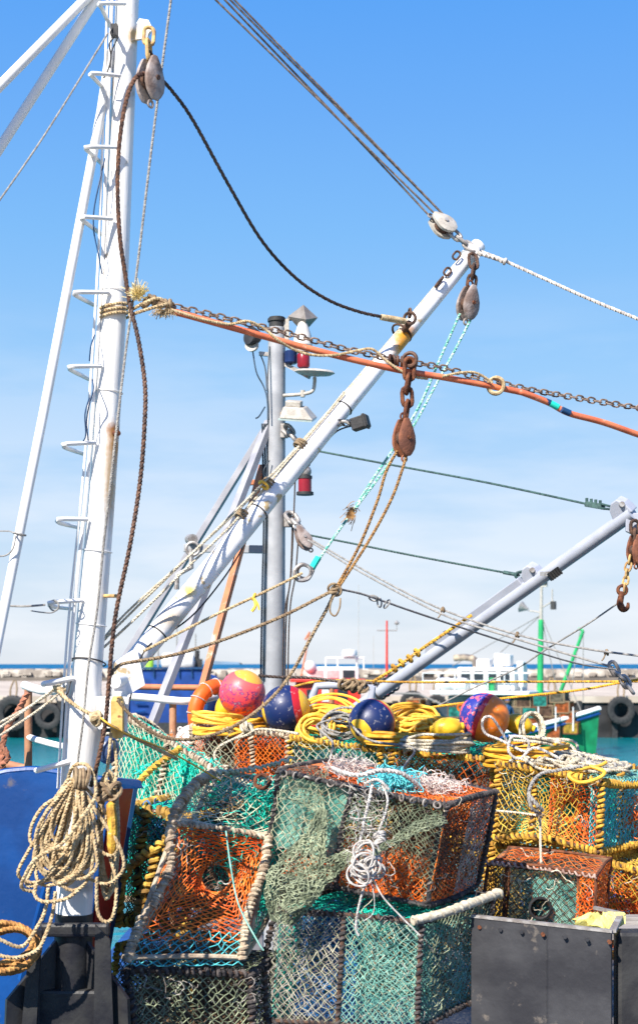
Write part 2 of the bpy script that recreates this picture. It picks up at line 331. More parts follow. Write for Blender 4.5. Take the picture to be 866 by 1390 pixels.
def floatmat(name, stops, blot=None, bscale=14, blo=.5, bhi=.53, brange=None):
    m = bpy.data.materials.new(name); m.use_nodes = True; nt = m.node_tree; N = nt.nodes; L = nt.links; b = N['Principled BSDF']
    b.inputs['Roughness'].default_value = .45
    tc = N.new('ShaderNodeTexCoord'); sp = N.new('ShaderNodeSeparateXYZ'); L.new(tc.outputs['Object'], sp.inputs[0])
    ns = N.new('ShaderNodeTexNoise'); ns.inputs['Scale'].default_value = 30; L.new(tc.outputs['Object'], ns.inputs['Vector'])
    ma = N.new('ShaderNodeMath'); ma.operation = 'MULTIPLY_ADD'; L.new(sp.outputs['Z'], ma.inputs[0]); ma.inputs[1].default_value = .5/.16; ma.inputs[2].default_value = .5
    wn = N.new('ShaderNodeMath'); wn.operation = 'MULTIPLY_ADD'; L.new(ns.outputs['Fac'], wn.inputs[0]); wn.inputs[1].default_value = .03; L.new(ma.outputs[0], wn.inputs[2])
    r = N.new('ShaderNodeValToRGB'); r.color_ramp.interpolation = 'CONSTANT'; el = r.color_ramp.elements
    while len(el) < len(stops): el.new(.5)
    for e, (p, c) in zip(el, stops): e.position = p; e.color = (*c, 1)
    L.new(wn.outputs[0], r.inputs[0]); col = r.outputs[0]
    if blot:
        n2 = N.new('ShaderNodeTexNoise'); n2.inputs['Scale'].default_value = bscale; n2.inputs['Detail'].default_value = 8; n2.inputs['Roughness'].default_value = .7
        L.new(tc.outputs['Object'], n2.inputs['Vector'])
        r2 = N.new('ShaderNodeValToRGB'); r2.color_ramp.elements[0].position = blo; r2.color_ramp.elements[1].position = bhi; L.new(n2.outputs['Fac'], r2.inputs[0])
        fac = r2.outputs[0]
        if brange:
            r3 = N.new('ShaderNodeValToRGB'); e3 = r3.color_ramp.elements; e3.new(.5); e3.new(.6)
            for e, (p, v) in zip(e3, [(0, 0 if brange[0] > .02 else 1), (max(brange[0], .01), 1), (brange[1], 1), (min(brange[1]+.06, 1), 0)]): e.position = p; e.color = (v, v, v, 1)
            L.new(wn.outputs[0], r3.inputs[0]); mm = N.new('ShaderNodeMath'); mm.operation = 'MULTIPLY'; L.new(fac, mm.inputs[0]); L.new(r3.outputs[0], mm.inputs[1]); fac = mm.outputs[0]
        mx = N.new('ShaderNodeMix'); mx.data_type = 'RGBA'; mx.inputs['B'].default_value = (*blot, 1); L.new(fac, mx.inputs['Factor']); L.new(col, mx.inputs['A']); col = mx.outputs['Result']
    n4 = N.new('ShaderNodeTexNoise'); n4.inputs['Scale'].default_value = 34; n4.inputs['Detail'].default_value = 8; L.new(tc.outputs['Object'], n4.inputs['Vector'])
    r4 = N.new('ShaderNodeValToRGB'); r4.color_ramp.elements[0].position = .60; r4.color_ramp.elements[1].position = .72; L.new(n4.outputs['Fac'], r4.inputs[0])
    m5 = N.new('ShaderNodeMath'); m5.operation = 'MULTIPLY'; m5.inputs[1].default_value = .45; L.new(r4.outputs[0], m5.inputs[0])
    mx2 = N.new('ShaderNodeMix'); mx2.data_type = 'RGBA'; mx2.inputs['B'].default_value = (.6, .55, .5, 1); L.new(m5.outputs[0], mx2.inputs['Factor']); L.new(col, mx2.inputs['A'])
    L.new(mx2.outputs['Result'], b.inputs['Base Color']); return m
def watermat(name, c1, c2, rough, bs, sc):
    m = mat(name, c1, c2, rough, scale=.03*sc, bump=0, spec=.5 if rough < .5 else .08); nt = m.node_tree; N = nt.nodes; L = nt.links
    g = N.new('ShaderNodeNewGeometry'); mp = N.new('ShaderNodeMapping'); mp.inputs['Scale'].default_value = (1, 1.8, 1); L.new(g.outputs['Position'], mp.inputs[0])
    n = N.new('ShaderNodeTexNoise'); n.inputs['Scale'].default_value = .9*sc; n.inputs['Detail'].default_value = 6; L.new(mp.outputs[0], n.inputs['Vector'])
    b = N.new('ShaderNodeBump'); b.inputs['Strength'].default_value = bs; b.inputs['Distance'].default_value = .3; L.new(n.outputs['Fac'], b.inputs['Height'])
    L.new(b.outputs[0], N['Principled BSDF'].inputs['Normal']); return m
# ================================================================ camera, sky, sun
sc = bpy.context.scene; EXPO = .95
cam = bpy.data.cameras.new('camera'); co = bpy.data.objects.new('camera', cam); C.objects.link(co); sc.camera = co
co.location = (0, 0, EYE); co.rotation_euler = (PI/2, 0, 0)
cam.sensor_fit = 'VERTICAL'; cam.sensor_height = 36; cam.lens = 36*F/1390; cam.shift_y = (901-695)/1390
cam.clip_end = 30000; cam.clip_start = .1
cam.dof.use_dof = True; cam.dof.focus_distance = 7.6; cam.dof.aperture_fstop = 4.0
SUN = nrm(V(-.42, -.62, .68)); el = math.asin(SUN[2]); az = math.atan2(SUN[0], SUN[1])
w = bpy.data.worlds.new('World'); sc.world = w; w.use_nodes = True; nt = w.node_tree; bg = nt.nodes['Background']
sky = nt.nodes.new('ShaderNodeTexSky'); sky.sky_type = 'NISHITA'; sky.sun_disc = False; sky.sun_elevation = el; sky.sun_rotation = az
sky.altitude = 0; sky.air_density = 1.0; sky.dust_density = .35; sky.ozone_density = 2.2
tc = nt.nodes.new('ShaderNodeTexCoord'); sp = nt.nodes.new('ShaderNodeSeparateXYZ'); nt.links.new(tc.outputs['Generated'], sp.inputs[0])
mp = nt.nodes.new('ShaderNodeMapping'); mp.inputs['Scale'].default_value = (3.0, 3.0, 16); mp.inputs['Location'].default_value = (.3, 0, .2); nt.links.new(tc.outputs['Generated'], mp.inputs[0])
cn = nt.nodes.new('ShaderNodeTexNoise'); cn.inputs['Scale'].default_value = 1.5; cn.inputs['Detail'].default_value = 7; cn.inputs['Roughness'].default_value = .55; nt.links.new(mp.outputs[0], cn.inputs['Vector'])
cr = nt.nodes.new('ShaderNodeValToRGB'); cr.color_ramp.elements[0].position = .43; cr.color_ramp.elements[1].position = .64; nt.links.new(cn.outputs['Fac'], cr.inputs[0])
er = nt.nodes.new('ShaderNodeValToRGB'); e = er.color_ramp.elements; e[0].position = 0; e[0].color = (.6, .6, .6, 1); e[1].position = .26; e[1].color = (0, 0, 0, 1); e.new(.11).color = (.36, .36, .36, 1)
nt.links.new(sp.outputs['Z'], er.inputs[0])
mu = nt.nodes.new('ShaderNodeMath'); mu.operation = 'MULTIPLY'; nt.links.new(cr.outputs[0], mu.inputs[0]); nt.links.new(er.outputs[0], mu.inputs[1])
mx = nt.nodes.new('ShaderNodeMix'); mx.data_type = 'RGBA'; mx.inputs['B'].default_value = (4.3, 4.4, 4.6, 1)
nt.links.new(mu.outputs[0], mx.inputs['Factor'])
hs = nt.nodes.new('ShaderNodeHueSaturation'); hs.inputs['Saturation'].default_value = 1.0; nt.links.new(sky.outputs[0], hs.inputs['Color'])
gr = nt.nodes.new('ShaderNodeValToRGB'); ge = gr.color_ramp.elements
def lin(c): return [((x/255+.055)/1.055)**2.4/SKYF for x in c]+[1]
SKYF = 4.0
stops = [(0, (224, 231, 241)), (.06, (206, 225, 245)), (.12, (182, 215, 248)), (.2, (154, 204, 250)), (.29, (126, 189, 250)), (.36, (108, 175, 249)), (.44, (86, 163, 248)), (.7, (52, 122, 225)), (1, (45, 105, 205))]
while len(ge) < len(stops): ge.new(.5)
for e_, (p_, c_) in zip(ge, stops): e_.position = p_; e_.color = lin(c_)
nt.links.new(sp.outputs['Z'], gr.inputs[0])
sm = nt.nodes.new('ShaderNodeMix'); sm.data_type = 'RGBA'; sm.blend_type = 'MULTIPLY'; sm.inputs['Factor'].default_value = 1
gs = nt.nodes.new('ShaderNodeVectorMath'); gs.operation = 'SCALE'; gs.inputs['Scale'].default_value = SKYF/(.12*2**EXPO); nt.links.new(gr.outputs[0], gs.inputs[0])
sm.blend_type = 'MIX'; sm.inputs['Factor'].default_value = .95
nt.links.new(hs.outputs[0], sm.inputs['A']); nt.links.new(gs.outputs[0], sm.inputs['B'])
nt.links.new(sm.outputs['Result'], mx.inputs['A']); nt.links.new(mx.outputs['Result'], bg.inputs[0]); bg.inputs[1].default_value = .12
sl = bpy.data.lights.new('sun', 'SUN'); sl.energy = 5.0; sl.angle = math.radians(.53); sl.color = (1, .93, .83)
so = bpy.data.objects.new('sun', sl); C.objects.link(so); so.rotation_euler = Vector([float(x) for x in SUN]).to_track_quat('Z', 'Y').to_euler(); so.location = (-20, -20, 40)
vs = sc.view_settings; vs.view_transform = 'Standard'; vs.look = 'None'; vs.gamma = 1; vs.use_curve_mapping = False; vs.exposure = EXPO
sc.cycles.max_bounces = 6; sc.cycles.use_denoising = True; sc.cycles.transparent_max_bounces = 8; sc.cycles.caustics_reflective = False; sc.cycles.caustics_refractive = False

# ================================================================ water, pier, breakwater
mb = MB(); mb.add([(-9000, 170, -.05), (9000, 170, -.05), (9000, 16000, -.05), (-9000, 16000, -.05)], [[0, 1, 2, 3]])
mb.build('open_sea', watermat('open_sea_water', (.01, .135, .27), (.006, .09, .2), .7, .2, .12), kind='structure', smooth=False)
mb = MB(); mb.add([(-900, -300, 0), (900, -300, 0), (900, 172, 0), (-900, 172, 0)], [[0, 1, 2, 3]])
mb.build('harbour_water', watermat('harbour_water_surface', (.0, .26, .28), (.0, .17, .20), .12, .35, 1.6), kind='structure', smooth=False)

mb = MB(); box(mb, (0, -19, 1.2), (120, 43.6, 2.4)); mb.build('quay', M['concrete'], kind='structure', smooth=False)  # unseen quay behind the camera, added to bounce warm light forward
mb = MB(); box(mb, (0, 2.65, 2.46), (120, .3, .12)); mb.build('quay_kerb', M['concrete'], kind='structure', smooth=False)
PD = 77.0
def prism(mb, poly, x0, x1):   # poly in (y,z), extruded along x
    k = len(poly); v = [(x0, y, z) for y, z in poly]+[(x1, y, z) for y, z in poly]
    return mb.add(v, [[i, (i+1) % k, k+(i+1) % k, k+i] for i in range(k)], [list(range(k))[::-1], list(range(k, 2*k))])
pier = thing('stone_pier', 'long pale concrete pier with tarred black face across the harbour', 'pier', (0, PD, -1))
mb = MB(); prism(mb, [(PD, -2), (150, -2), (150, 1.9), (PD, 1.9)], -140, 140); mb.build('pier_face', M['pierface'], pier, smooth=False)
mb = MB(); prism(mb, [(PD-.15, 1.9), (150, 1.9), (150, 2.25), (PD-.15, 2.25)], -140, 140); mb.build('pier_deck', M['concrete'], pier, smooth=False)
for i in range(36): mb = MB(); box(mb, (-36+i*2.0+RNG.uniform(-.1, .1), PD-.13, 1.0), (.3, .25, 2.0)); mb.build('timber_fender', M['black'], pier, smooth=False)
bw = thing('breakwater', 'rubble breakwater wall along the sea behind the pier', 'breakwater', (0, 145, 2))
mb = MB(); prism(mb, [(144.2, 2.2), (146, 2.2), (146, 2.62), (144.2, 2.62)], -160, 160); mb.build('shaded_lower_step', mat('shadowed_concrete', (.16, .14, .12), (.1, .09, .08), .9, scale=.5), bw, smooth=False)  # the step's shadow line is put into this dark colour
mb = MB(); prism(mb, [(144.9, 2.2), (150, 2.2), (150, 3.36), (145.1, 3.36)], -160, 160); mb.build('wall_core', M['stone'], bw, smooth=False)
mb = MB(); xs = np.arange(-160, 160, 1.1); zz = 3.42+RNG.uniform(-.06, .07, len(xs)); 
for i in range(len(xs)-1):
    box(mb, (xs[i]+.55+RNG.uniform(-.05, .05), 147+RNG.uniform(-.25, .25), 2.3+(zz[i]-2.3)/2), (RNG.uniform(1.08, 1.2), 3, zz[i]-2.2))
    for k in range(2): box(mb, (xs[i]+RNG.uniform(0, 1), 145.1+RNG.uniform(-.2, .2), 2.62+RNG.uniform(.1, .55)), (RNG.uniform(.4, 1), 1, RNG.uniform(.25, .5)))
mb.build('rubble_wall', M['stone'], bw, smooth=False)
mb = MB(); prism(mb, [(148.6, 2), (172, -1), (172, -3), (148.6, -3)], -160, 160); mb.build('seaward_slope', M['stone'], bw, smooth=False)

# tyres hung on the pier face
def tyre(loc, R, ax, label):
    t = thing('tyre_fender', label, 'tyre', loc, 'tyre fenders hung along the pier')
    mb = MB(); prof = [(R*.52, -.16*R), (R*.8, -.24*R), (R*.97, -.19*R), (R, 0), (R*.97, .19*R), (R*.8, .24*R), (R*.52, .16*R), (R*.58, 0)]
    lathe(mb, loc, ax, prof+[prof[0]], 28, caps=False)
    for a in np.arange(24)*2*PI/24:
        u = V(math.cos(a), 0, math.sin(a)); box(mb, np.asarray(loc)+u*R*.985, (R*.06, R*.34, R*.07), [u, V(0, 1, 0), np.cross(u, V(0, 1, 0))])
    mb.build('tyre', M['black'], t)
    mb = MB(); c = np.asarray(loc); tube(mb, cat([c+V(-.1, 0, R*.6), c+V(-.15, .1, R+.3), c+V(0, .3, R+.8)]), .05, 6); tube(mb, cat([c+V(.1, 0, R*.6), c+V(.2, .1, R+.3), c+V(.1, .3, R+.8)]), .05, 6)
    mb.build('hanging_rope', M['darkbeige'], t)
for i, (x, y, R, lb) in enumerate([(18, 968, .95, 'huge black tyre fender on the pier at the left edge'), (66, 972, .72, 'black tyre fender left of the white mast on the pier'),
        (118, 972, .7, 'black tyre fender on the pier behind the white mast foot'), (560, 955, .7, 'black tyre fender left of the green boat, nearer the red pole'), (592, 958, .6, 'smaller black tyre fender beside the green boat stern'),
        (748, 958, .7, 'black tyre fender just above the green boat bow'), (842, 964, .75, 'black tyre fender on the pier at the right edge')]):
    p = P(x, y, PD-.6); tyre((p[0], p[1], p[2]), R, (0, 1, 0), lb)

# far ridge on the horizon
mb = MB(); xs = np.linspace(-1600, -500, 40); v = []
for x in xs: v += [(x, 9000, -2), (x, 9000, 12+14*max(0, math.sin((x+1600)/1100*PI))**.7+RNG.uniform(0, 2)), (x, 9400, -2)]
q = []
for i in range(39): a = i*3; q += [[a, a+3, a+4, a+1], [a+1, a+4, a+5, a+2]]
mb.add(v, q); mb.build('distant_headland', mat('hazy_headland', (.22, .32, .42), None, .9, scale=.01, bump=0), kind='structure', smooth=False)

# ================================================================ background boats
def hull(L, B, H, bowrise, n=16, m=7, full=.5, z0=-.3):
    """x along (bow at +L/2), returns arrays of station rings"""
    st = []
    for i in range(n+1):
        t = i/n; x = -L/2+L*t; w_ = B/2*(1-max(0, (t-full)/(1-full))**2.4)*(.82+.18*min(1, t*4)); top = H+bowrise*max(0, (t-.35)/.65)**2
        ring = []
        for j in range(2*m+1):
            a = (j-m)/m; s = abs(a); y = math.copysign(w_*min(1, (s**.55))*(1), a) if s > 0 else 0
            zz_ = z0+(top-z0)*(s**1.7); ring.append((x+(top*.12*max(0, (t-.7)/.3))*s, y*(.8+.2*s), zz_))
        st.append(ring)
    return np.array(st)
def hullmesh(mb, st):
    k, m, _ = st.shape; v = st.reshape(-1, 3); i = np.arange(k-1)[:, None]; j = np.arange(m-1)[None, :]
    q = np.stack(np.broadcast_arrays(i*m+j, (i+1)*m+j, (i+1)*m+j+1, i*m+j+1), -1).reshape(-1, 4)
    return mb.add(v, q, [list(range(m)), list(range((k-1)*m, k*m))[::-1]])
def xf(mb, loc, yaw):
    c, s = math.cos(yaw), math.sin(yaw); R = np.array([[c, s, 0], [-s, c, 0], [0, 0, 1]])
    for i in range(len(mb.v)): mb.v[i] = mb.v[i]@R+np.asarray(loc)
    return mb
def deckmesh(mb, st, dz):
    a = st[:, 0]*[1, .96, 1]; b = st[:, -1]*[1, .96, 1]; a[:, 2] -= dz; b[:, 2] -= dz; k = len(a)
    return mb.add(np.concatenate([a, b]), [[i, i+1, k+i+1, k+i] for i in range(k-1)])

# green trawler ----------------------------------------------------
SH = {'wheelhouse', 'boat_deck_roof', 'upper_wheelhouse', 'window', 'liferaft_canister', 'exhaust_pipe', 'railing', 'deckhouse_equipment', 'green_locker'}
def bt(mb, name, m, root, **k):
    if name in SH: mb.v = [v+np.array([.9, 0, 0]) for v in mb.v]
    return xf(mb, GL, GY).build(name, m, root, **k)
p0 = P(680, 901, 62); GL = (p0[0], p0[1], 0); GY = math.radians(-27)
gb = thing('fishing_boat', 'green hulled fishing boat with white wheelhouse and stacked crayfish traps aft of its bow', 'fishing boat', GL)
st = hull(8.2, 3.0, .95, 1.15); bt(hullmesh(MB(), st), 'hull', M['green'], gb)
bt(deckmesh(MB(), st, .22), 'deck', M['deck'], gb, smooth=False)
for nm, dz, r, mm in (('white_sheer_band', .02, .10, 'hullwhite'), ('blue_rubbing_strake', -.2, .06, 'bluepaint')):
    mb = MB(); tube(mb, st[:, 0]+[0, -.03, dz], r, 6); tube(mb, st[:, -1]+[0, .03, dz], r, 6); bt(mb, nm, M[mm], gb)
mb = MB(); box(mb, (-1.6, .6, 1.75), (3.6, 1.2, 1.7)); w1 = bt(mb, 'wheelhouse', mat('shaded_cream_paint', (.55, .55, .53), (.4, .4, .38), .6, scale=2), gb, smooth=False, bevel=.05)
mb = MB(); box(mb, (-1.4, 0, 2.75), (4.5, 2.9, .16)); bt(mb, 'boat_deck_roof', M['hullwhite'], gb, smooth=False, bevel=.04)
mb = MB(); box(mb, (-1.3, 0, 3.35), (2.6, 1.8, 1.0)); bt(mb, 'upper_wheelhouse', M['hullwhite'], gb, smooth=False, bevel=.05)
for k in range(4):
    mb = MB(); box(mb, (-2.2+k*.6, -.92, 3.5), (.42, .06, .38)); bt(mb, 'window', M['glass'], gb, smooth=False)
for k in range(3):
    mb = MB(); box(mb, (-2.4+k*.8, -.02, 2.0), (.5, .06, .45)); bt(mb, 'window', M['glass'], gb, smooth=False)
for x, z, r in ((-3.1, 3.1, .3), (-2.4, 3.1, .3)):
    mb = MB(); lathe(mb, (x-.35, -1.15, z), (1, 0, 0), [(.05, 0), (.26, .03), (.3, .15), (.3, .6), (.26, .72), (.05, .75)], 14); bt(mb, 'liferaft_canister', M['hullwhite'], gb)
mb = MB(); tube(mb, cat([(-2.2, .3, 2.8), (-2.2, .3, 3.9), (-2.3, .3, 4.2), (-2.7, .3, 4.28), (-3.2, .3, 4.25)]), .15, 10); bt(mb, 'exhaust_pipe', mat('sooty_exhaust', (.42, .34, .24), (.12, .1, .09), .6, scale=3), gb)
mb = MB(); cyl(mb, (1.75, 0, 2.0), (1.8, 0, 5.9), .15, .11); mg = bt(mb, 'mast', M['mastgreen'], gb)
mb = MB(); cyl(mb, (1.8, 0, 5.9), (1.83, 0, 7.6), .08, .05); cyl(mb, (1.25, 0, 6.3), (1.8, 0, 6.2), .03); cyl(mb, (1.83, 0, 6.4), (2.35, 0, 6.7), .03); box(mb, (1.83, 0, 7.35), (.5, .12, .1)); cyl(mb, (2.3, 0, 6.5), (2.3, 0, 7.2), .03); bt(mb, 'mast_top', M['lampwhite'], gb)
for c_, s_ in (((1.85, 0, 7.5), (.42, .2, .2)), ((2.35, 0, 6.5), (.2, .2, .35))): mb = MB(); box(mb, c_, s_); bt(mb, 'mast_lamp', M['black'], gb, smooth=False)
mb = MB(); lathe(mb, (1.25, -.1, 6.35), (-.8, 0, .3), [(.05, 0), (.1, .1), (.25, .35)], 10); bt(mb, 'loudhailer', M['galv'], gb)
mb = MB()
for q_ in ((-2.6, .8, 3.9), (-1.0, .8, 3.9), (3.6, 0, 1.9), (2.6, .6, 1.6)): tube(mb, np.array([V(1.8, 0, 6.1), V(*q_)]), .022, 4)
bt(mb, 'rigging_stay', M['greyrope'], gb)
mb = MB(); cyl(mb, (2.3, .2, 2.0), (3.6, .2, 5.4), .09, .07); cyl(mb, (3.6, .2, 5.4), (3.4, .2, 5.5), .06); bt(mb, 'derrick', M['mastgreen'], gb)
mb = MB(); tube(mb, np.array([V(3.6, .2, 5.35), V(3.6, .2, 2.4)]), .02, 4); tube(mb, np.array([V(3.45, .2, 5.35), V(3.0, .1, 2.2)]), .02, 4); bt(mb, 'derrick_fall', M['greyrope'], gb)
mb = MB()
for x in np.arange(-4, 3.4, .75): cyl(mb, (x, -1.42, 2.85 if x < .9 else 1.2), (x, -1.42, 3.6 if x < .9 else 2.2), .03, n=6)
tube(mb, np.array([V(-4, -1.42, 3.6), V(.9, -1.42, 3.6)]), .035, 6); tube(mb, np.array([V(-4, -1.42, 3.25), V(.9, -1.42, 3.25)]), .025, 6)
bt(mb, 'railing', M['hullwhite'], gb)
mb = MB()
for x, z, a, h in ((-.6, 3.9, .5, .5), (-.9, 3.85, .35, .6), (-1.6, 3.85, .6, .35), (.1, 3.0, .3, 1.1)): box(mb, (x, -.2, z+h/2), (a, .5, h))
bt(mb, 'deckhouse_equipment', M['hullwhite'], gb, smooth=False, bevel=.04)
mb = MB(); box(mb, (-.95, -1.2, 3.1), (.35, .2, .6)); bt(mb, 'green_locker', M['mastgreen'], gb, smooth=False)
# traps stacked on the green boat: individuals
k = 0
tcol = [('far_orange_net', (.5, .14, .04)), ('far_teal_net', (.03, .3, .25)), ('far_brown_net', (.16, .09, .06)), ('far_yellow_net', (.5, .33, .05)), ('far_mixed_net', (.2, .17, .12))]
tm = [mat(n, c, tuple(x*.35 for x in c), .9, scale=6, bump=.6, lo=.35, hi=.6) for n, c in tcol]
names = ['orange', 'teal', 'brown', 'yellow', 'drab']
proto = {}
def fartrap(x, y, z, ci, s=.62):
    global k
    loc = xf(MB().add([(x, y, z)]), GL, GY).v[0][0]
    t = thing('crayfish_trap', 'x', 'trap', loc, 'crayfish traps stacked on the green boat')
    mb = MB(); c = loc+V(0, 0, s*.38); a = s/2; h = s*.38; yaw = -GY
    ax = [V(math.cos(GY), math.sin(GY), 0), V(-math.sin(GY), math.cos(GY), 0), V(0, 0, 1)]
    cs = {(i, j, l): c+ax[0]*a*i+ax[1]*a*j+ax[2]*h*l for i in (-1, 1) for j in (-1, 1) for l in (-1, 1)}
    for i in (-1, 1):
        for j in (-1, 1):
            tube(mb, np.array([cs[i, j, -1], cs[i, j, 1]]), .03, 5); tube(mb, np.array([cs[i, -1, j], cs[i, 1, j]]), .03, 5); tube(mb, np.array([cs[-1, i, j], cs[1, i, j]]), .03, 5)
    mb.build('frame', M['rust'] if ci % 2 else M['darkbeige'], t)
    mb = MB()
    for j in (-1, 1): qnet(mb, (cs[-1, j, 1], cs[1, j, 1], cs[1, j, -1], cs[-1, j, -1]), .06, .024)
    for j in (-1, 1): qnet(mb, (cs[j, -1, 1], cs[j, 1, 1], cs[j, 1, -1], cs[j, -1, -1]), .06, .024)
    qnet(mb, (cs[-1, -1, 1], cs[1, -1, 1], cs[1, 1, 1], cs[-1, 1, 1]), .06, .024); mb.build('net', tm[ci], t)
    return t
order = ['leftmost', 'second from left', 'third from left', 'fourth from left', 'fifth from left', 'sixth from left', 'seventh from left', 'rightmost']
rows = [(-1.7, 3.35, .72, 8), (-1.7, 3.2, 1.2, 8), (-1.7, 3.0, 1.68, 8), (.0, 2.8, 2.16, 5)]
rn = ['bottom row', 'second row', 'third row', 'top row']
for ri, (xa, xb, z, n) in enumerate(rows):
    for i in range(n):
        ci = [4, 0, 2, 4, 1, 2, 0, 3, 4, 2, 1, 4, 1, 0, 2, 0, 1][k % 17]; k += 1
        x = xa+(xb-xa)*i/(n-1); yy = -.85+.35*max(0, x-1.6)/1.7
        t = fartrap(x, yy, z+(.35*max(0, (x-2)/1.4)), ci); pos = order[i] if i < n-1 else 'rightmost'
        t['label'] = f'{names[ci]} netted trap on the green boat, {pos} of the {rn[ri]}'
k2 = 0
for x, z in ((-3.75, 1.0), (-3.15, 1.0), (-3.75, 1.48), (-3.15, 1.48), (-3.6, 1.96)):
    t = fartrap(x, -1.0 if x > -3.7 else -.9, z, [3, 0, 3, 3, 0][k2])
    t['label'] = ['yellow netted trap low at the outer end of the green boat stern', 'orange netted trap low beside the green boat wheelhouse', 'yellow netted trap second up at the green boat stern end', 'yellow netted trap second up beside the green boat wheelhouse', 'orange netted trap topmost on the green boat stern'][k2]; k2 += 1
# crew on the green boat (a tiny standing figure in dark blue)
def person(loc, label, h=1.72, top='navy', legs='black'):
    t = thing('person', label, 'person', loc)
    me = bpy.data.meshes.new('body'); 
    vs_ = [(0, 0, .95), (0, 0, 1.2), (0, .01, 1.42), (0, 0, 1.52), (0, -.01, 1.66), (.1, 0, .9), (.12, -.03, .5), (.12, 0, .08), (.12, -.14, .03), (-.1, 0, .9), (-.13, .02, .5), (-.12, .05, .08), (-.12, -.09, .03), (.19, 0, 1.4), (.26, .0, 1.13), (.24, -.16, .95), (-.19, 0, 1.4), (-.27, .03, 1.13), (-.22, -.15, .98), (.23, -.22, .9), (-.2, -.22, .93)]
    ed = [(0, 1), (1, 2), (2, 3), (3, 4), (0, 5), (5, 6), (6, 7), (7, 8), (0, 9), (9, 10), (10, 11), (11, 12), (2, 13), (13, 14), (14, 15), (2, 16), (16, 17), (17, 18), (15, 19), (18, 20)]
    rad = [.14, .13, .14, .055, .1, .1, .065, .045, .04, .1, .065, .045, .04, .06, .045, .035, .06, .045, .035, .03, .03]
    me.from_pydata(vs_, ed, []); o = bpy.data.objects.new('body', me); C.objects.link(o); o.parent = t; o['_w'] = t['_w']
    s = o.modifiers.new('skin', 'SKIN'); 
    for i, r in enumerate(rad): me.skin_vertices[0].data[i].radius = (r, r*.8)
    me.skin_vertices[0].data[0].use_root = True
    sb = o.modifiers.new('sub', 'SUBSURF'); sb.levels = 1; sb.render_levels = 2; me.materials.append(M[top])
    mb = MB(); c = np.asarray(loc)+V(0, -.01, 1.68); sphere(mb, c, .115, sz=1.15, n=14); mb.build('head', M['skin'], t)
    mb = MB(); lathe(mb, c+V(0, 0, .04), (0, 0, 1), [(.125, 0), (.12, .06), (.07, .11), (.01, .12)], 12); mb.build('cap', M['bluepaint'], t)
loc = xf(MB().add([(.75, -1.3, .73)]), GL, GY).v[0][0]
person(loc, 'person in dark blue standing by the traps on the green boat')

# blue steel boat, stern on ---------------------------------------
bb = thing('moored_boat', 'blue steel boat with white liferaft canister behind the white boom foot', 'boat', (P(225, 901, 72)[0], 72, 0))
x0, x1 = P(170, 901, 72)[0], P(284, 901, 72)[0]
mb = MB(); xm = (x0+x1)/2; hw = (x1-x0)/2
sec = lambda y, k_, top: [(xm-hw*k_, y, top), (xm-hw*k_*.98, y, 1.2), (xm-hw*k_*.85, y, .0), (xm+hw*k_*.85, y, .0), (xm+hw*k_*.98, y, 1.2), (xm+hw*k_, y, top)]
v = sum([sec(y, k_, t_) for y, k_, t_ in ((72, 1, 3.72), (74, 1.02, 3.1), (80, 1.0, 3.1), (84, .75, 3.3), (87, .1, 3.6))], []); q = []
for i in range(4):
    for j in range(5): a = i*6+j; q.append([a, a+1, a+7, a+6])
mb.add(v, q, [[0, 1, 2, 3, 4, 5]]); mb.build('hull', M['farblue'], bb, smooth=False)
mb = MB(); box(mb, (xm, 71.97, .62), (hw*1.9, .08, .8)); mb.build('boot_top', M['black'], bb, smooth=False)
mb = MB(); box(mb, (xm, 74.2, 3.55), (hw*1.94, 4, .1)); mb.build('deck', M['deck'], bb, smooth=False)
mb = MB(); box(mb, (xm, 71.93, 3.78), (hw*2.05, .12, .1)); cyl(mb, (x1-.1, 71.9, 0.8), (x1-.1, 71.9, 4.0), .09); cyl(mb, (x0+.1, 71.9, 0.8), (x0+.1, 71.9, 3.9), .09)
for x in np.linspace(x0+.2, x1-.2, 7): cyl(mb, (x, 71.93, 3.3), (x, 71.93, 3.78), .035, n=6)
mb.build('stern_rail', M['navy'], bb)
for z in (1.2, 1.6, 2.0, 2.4): mb = MB(); cyl(mb, (x0+.55, 71.85, z), (x0+1.1, 71.85, z), .05, n=6); mb.build('rung', M['bluepaint'], bb)
mb = MB(); lathe(mb, (xm-.4, 73, 4.1), (1, 0, 0), [(.1, 0), (.42, .08), (.47, .2), (.47, .75), (.44, .8), (.47, .85), (.47, 1.5), (.42, 1.65), (.1, 1.75)], 18); mb.build('liferaft_canister', M['hullwhite'], bb)
mb = MB(); box(mb, (x0+.35, 73.4, 4.0), (.9, 1.2, 1.0)); mb.build('engine_box', M['farred'], bb, smooth=False, bevel=.05)
for dx in (.0, .36): mb = MB(); lathe(mb, (xm-1.35+dx, 73, 3.6), (0, 0, 1), [(.2, 0), (.2, .8), (.1, .95), (.08, 1.1)], 12); mb.build('gas_bottle', M['lime'] if dx else M['hullwhite'], bb)
mb = MB(); box(mb, (x1-.7, 73.2, 3.9), (.5, .5, .7)); cyl(mb, (x1-.7, 73.2, 4.2), (x1-.7, 73.2, 4.7), .12); mb.build('winch_post', M['black'], bb, smooth=False)
mb = MB()
for x, h in ((xm+.1, 6.0), (xm-.9, 6.6), (xm+1.1, 5.6)): cyl(mb, (x, 76, 3), (x, 76, h), .05, .03, n=6)
mb.build('aerial', M['greyrope'], bb)

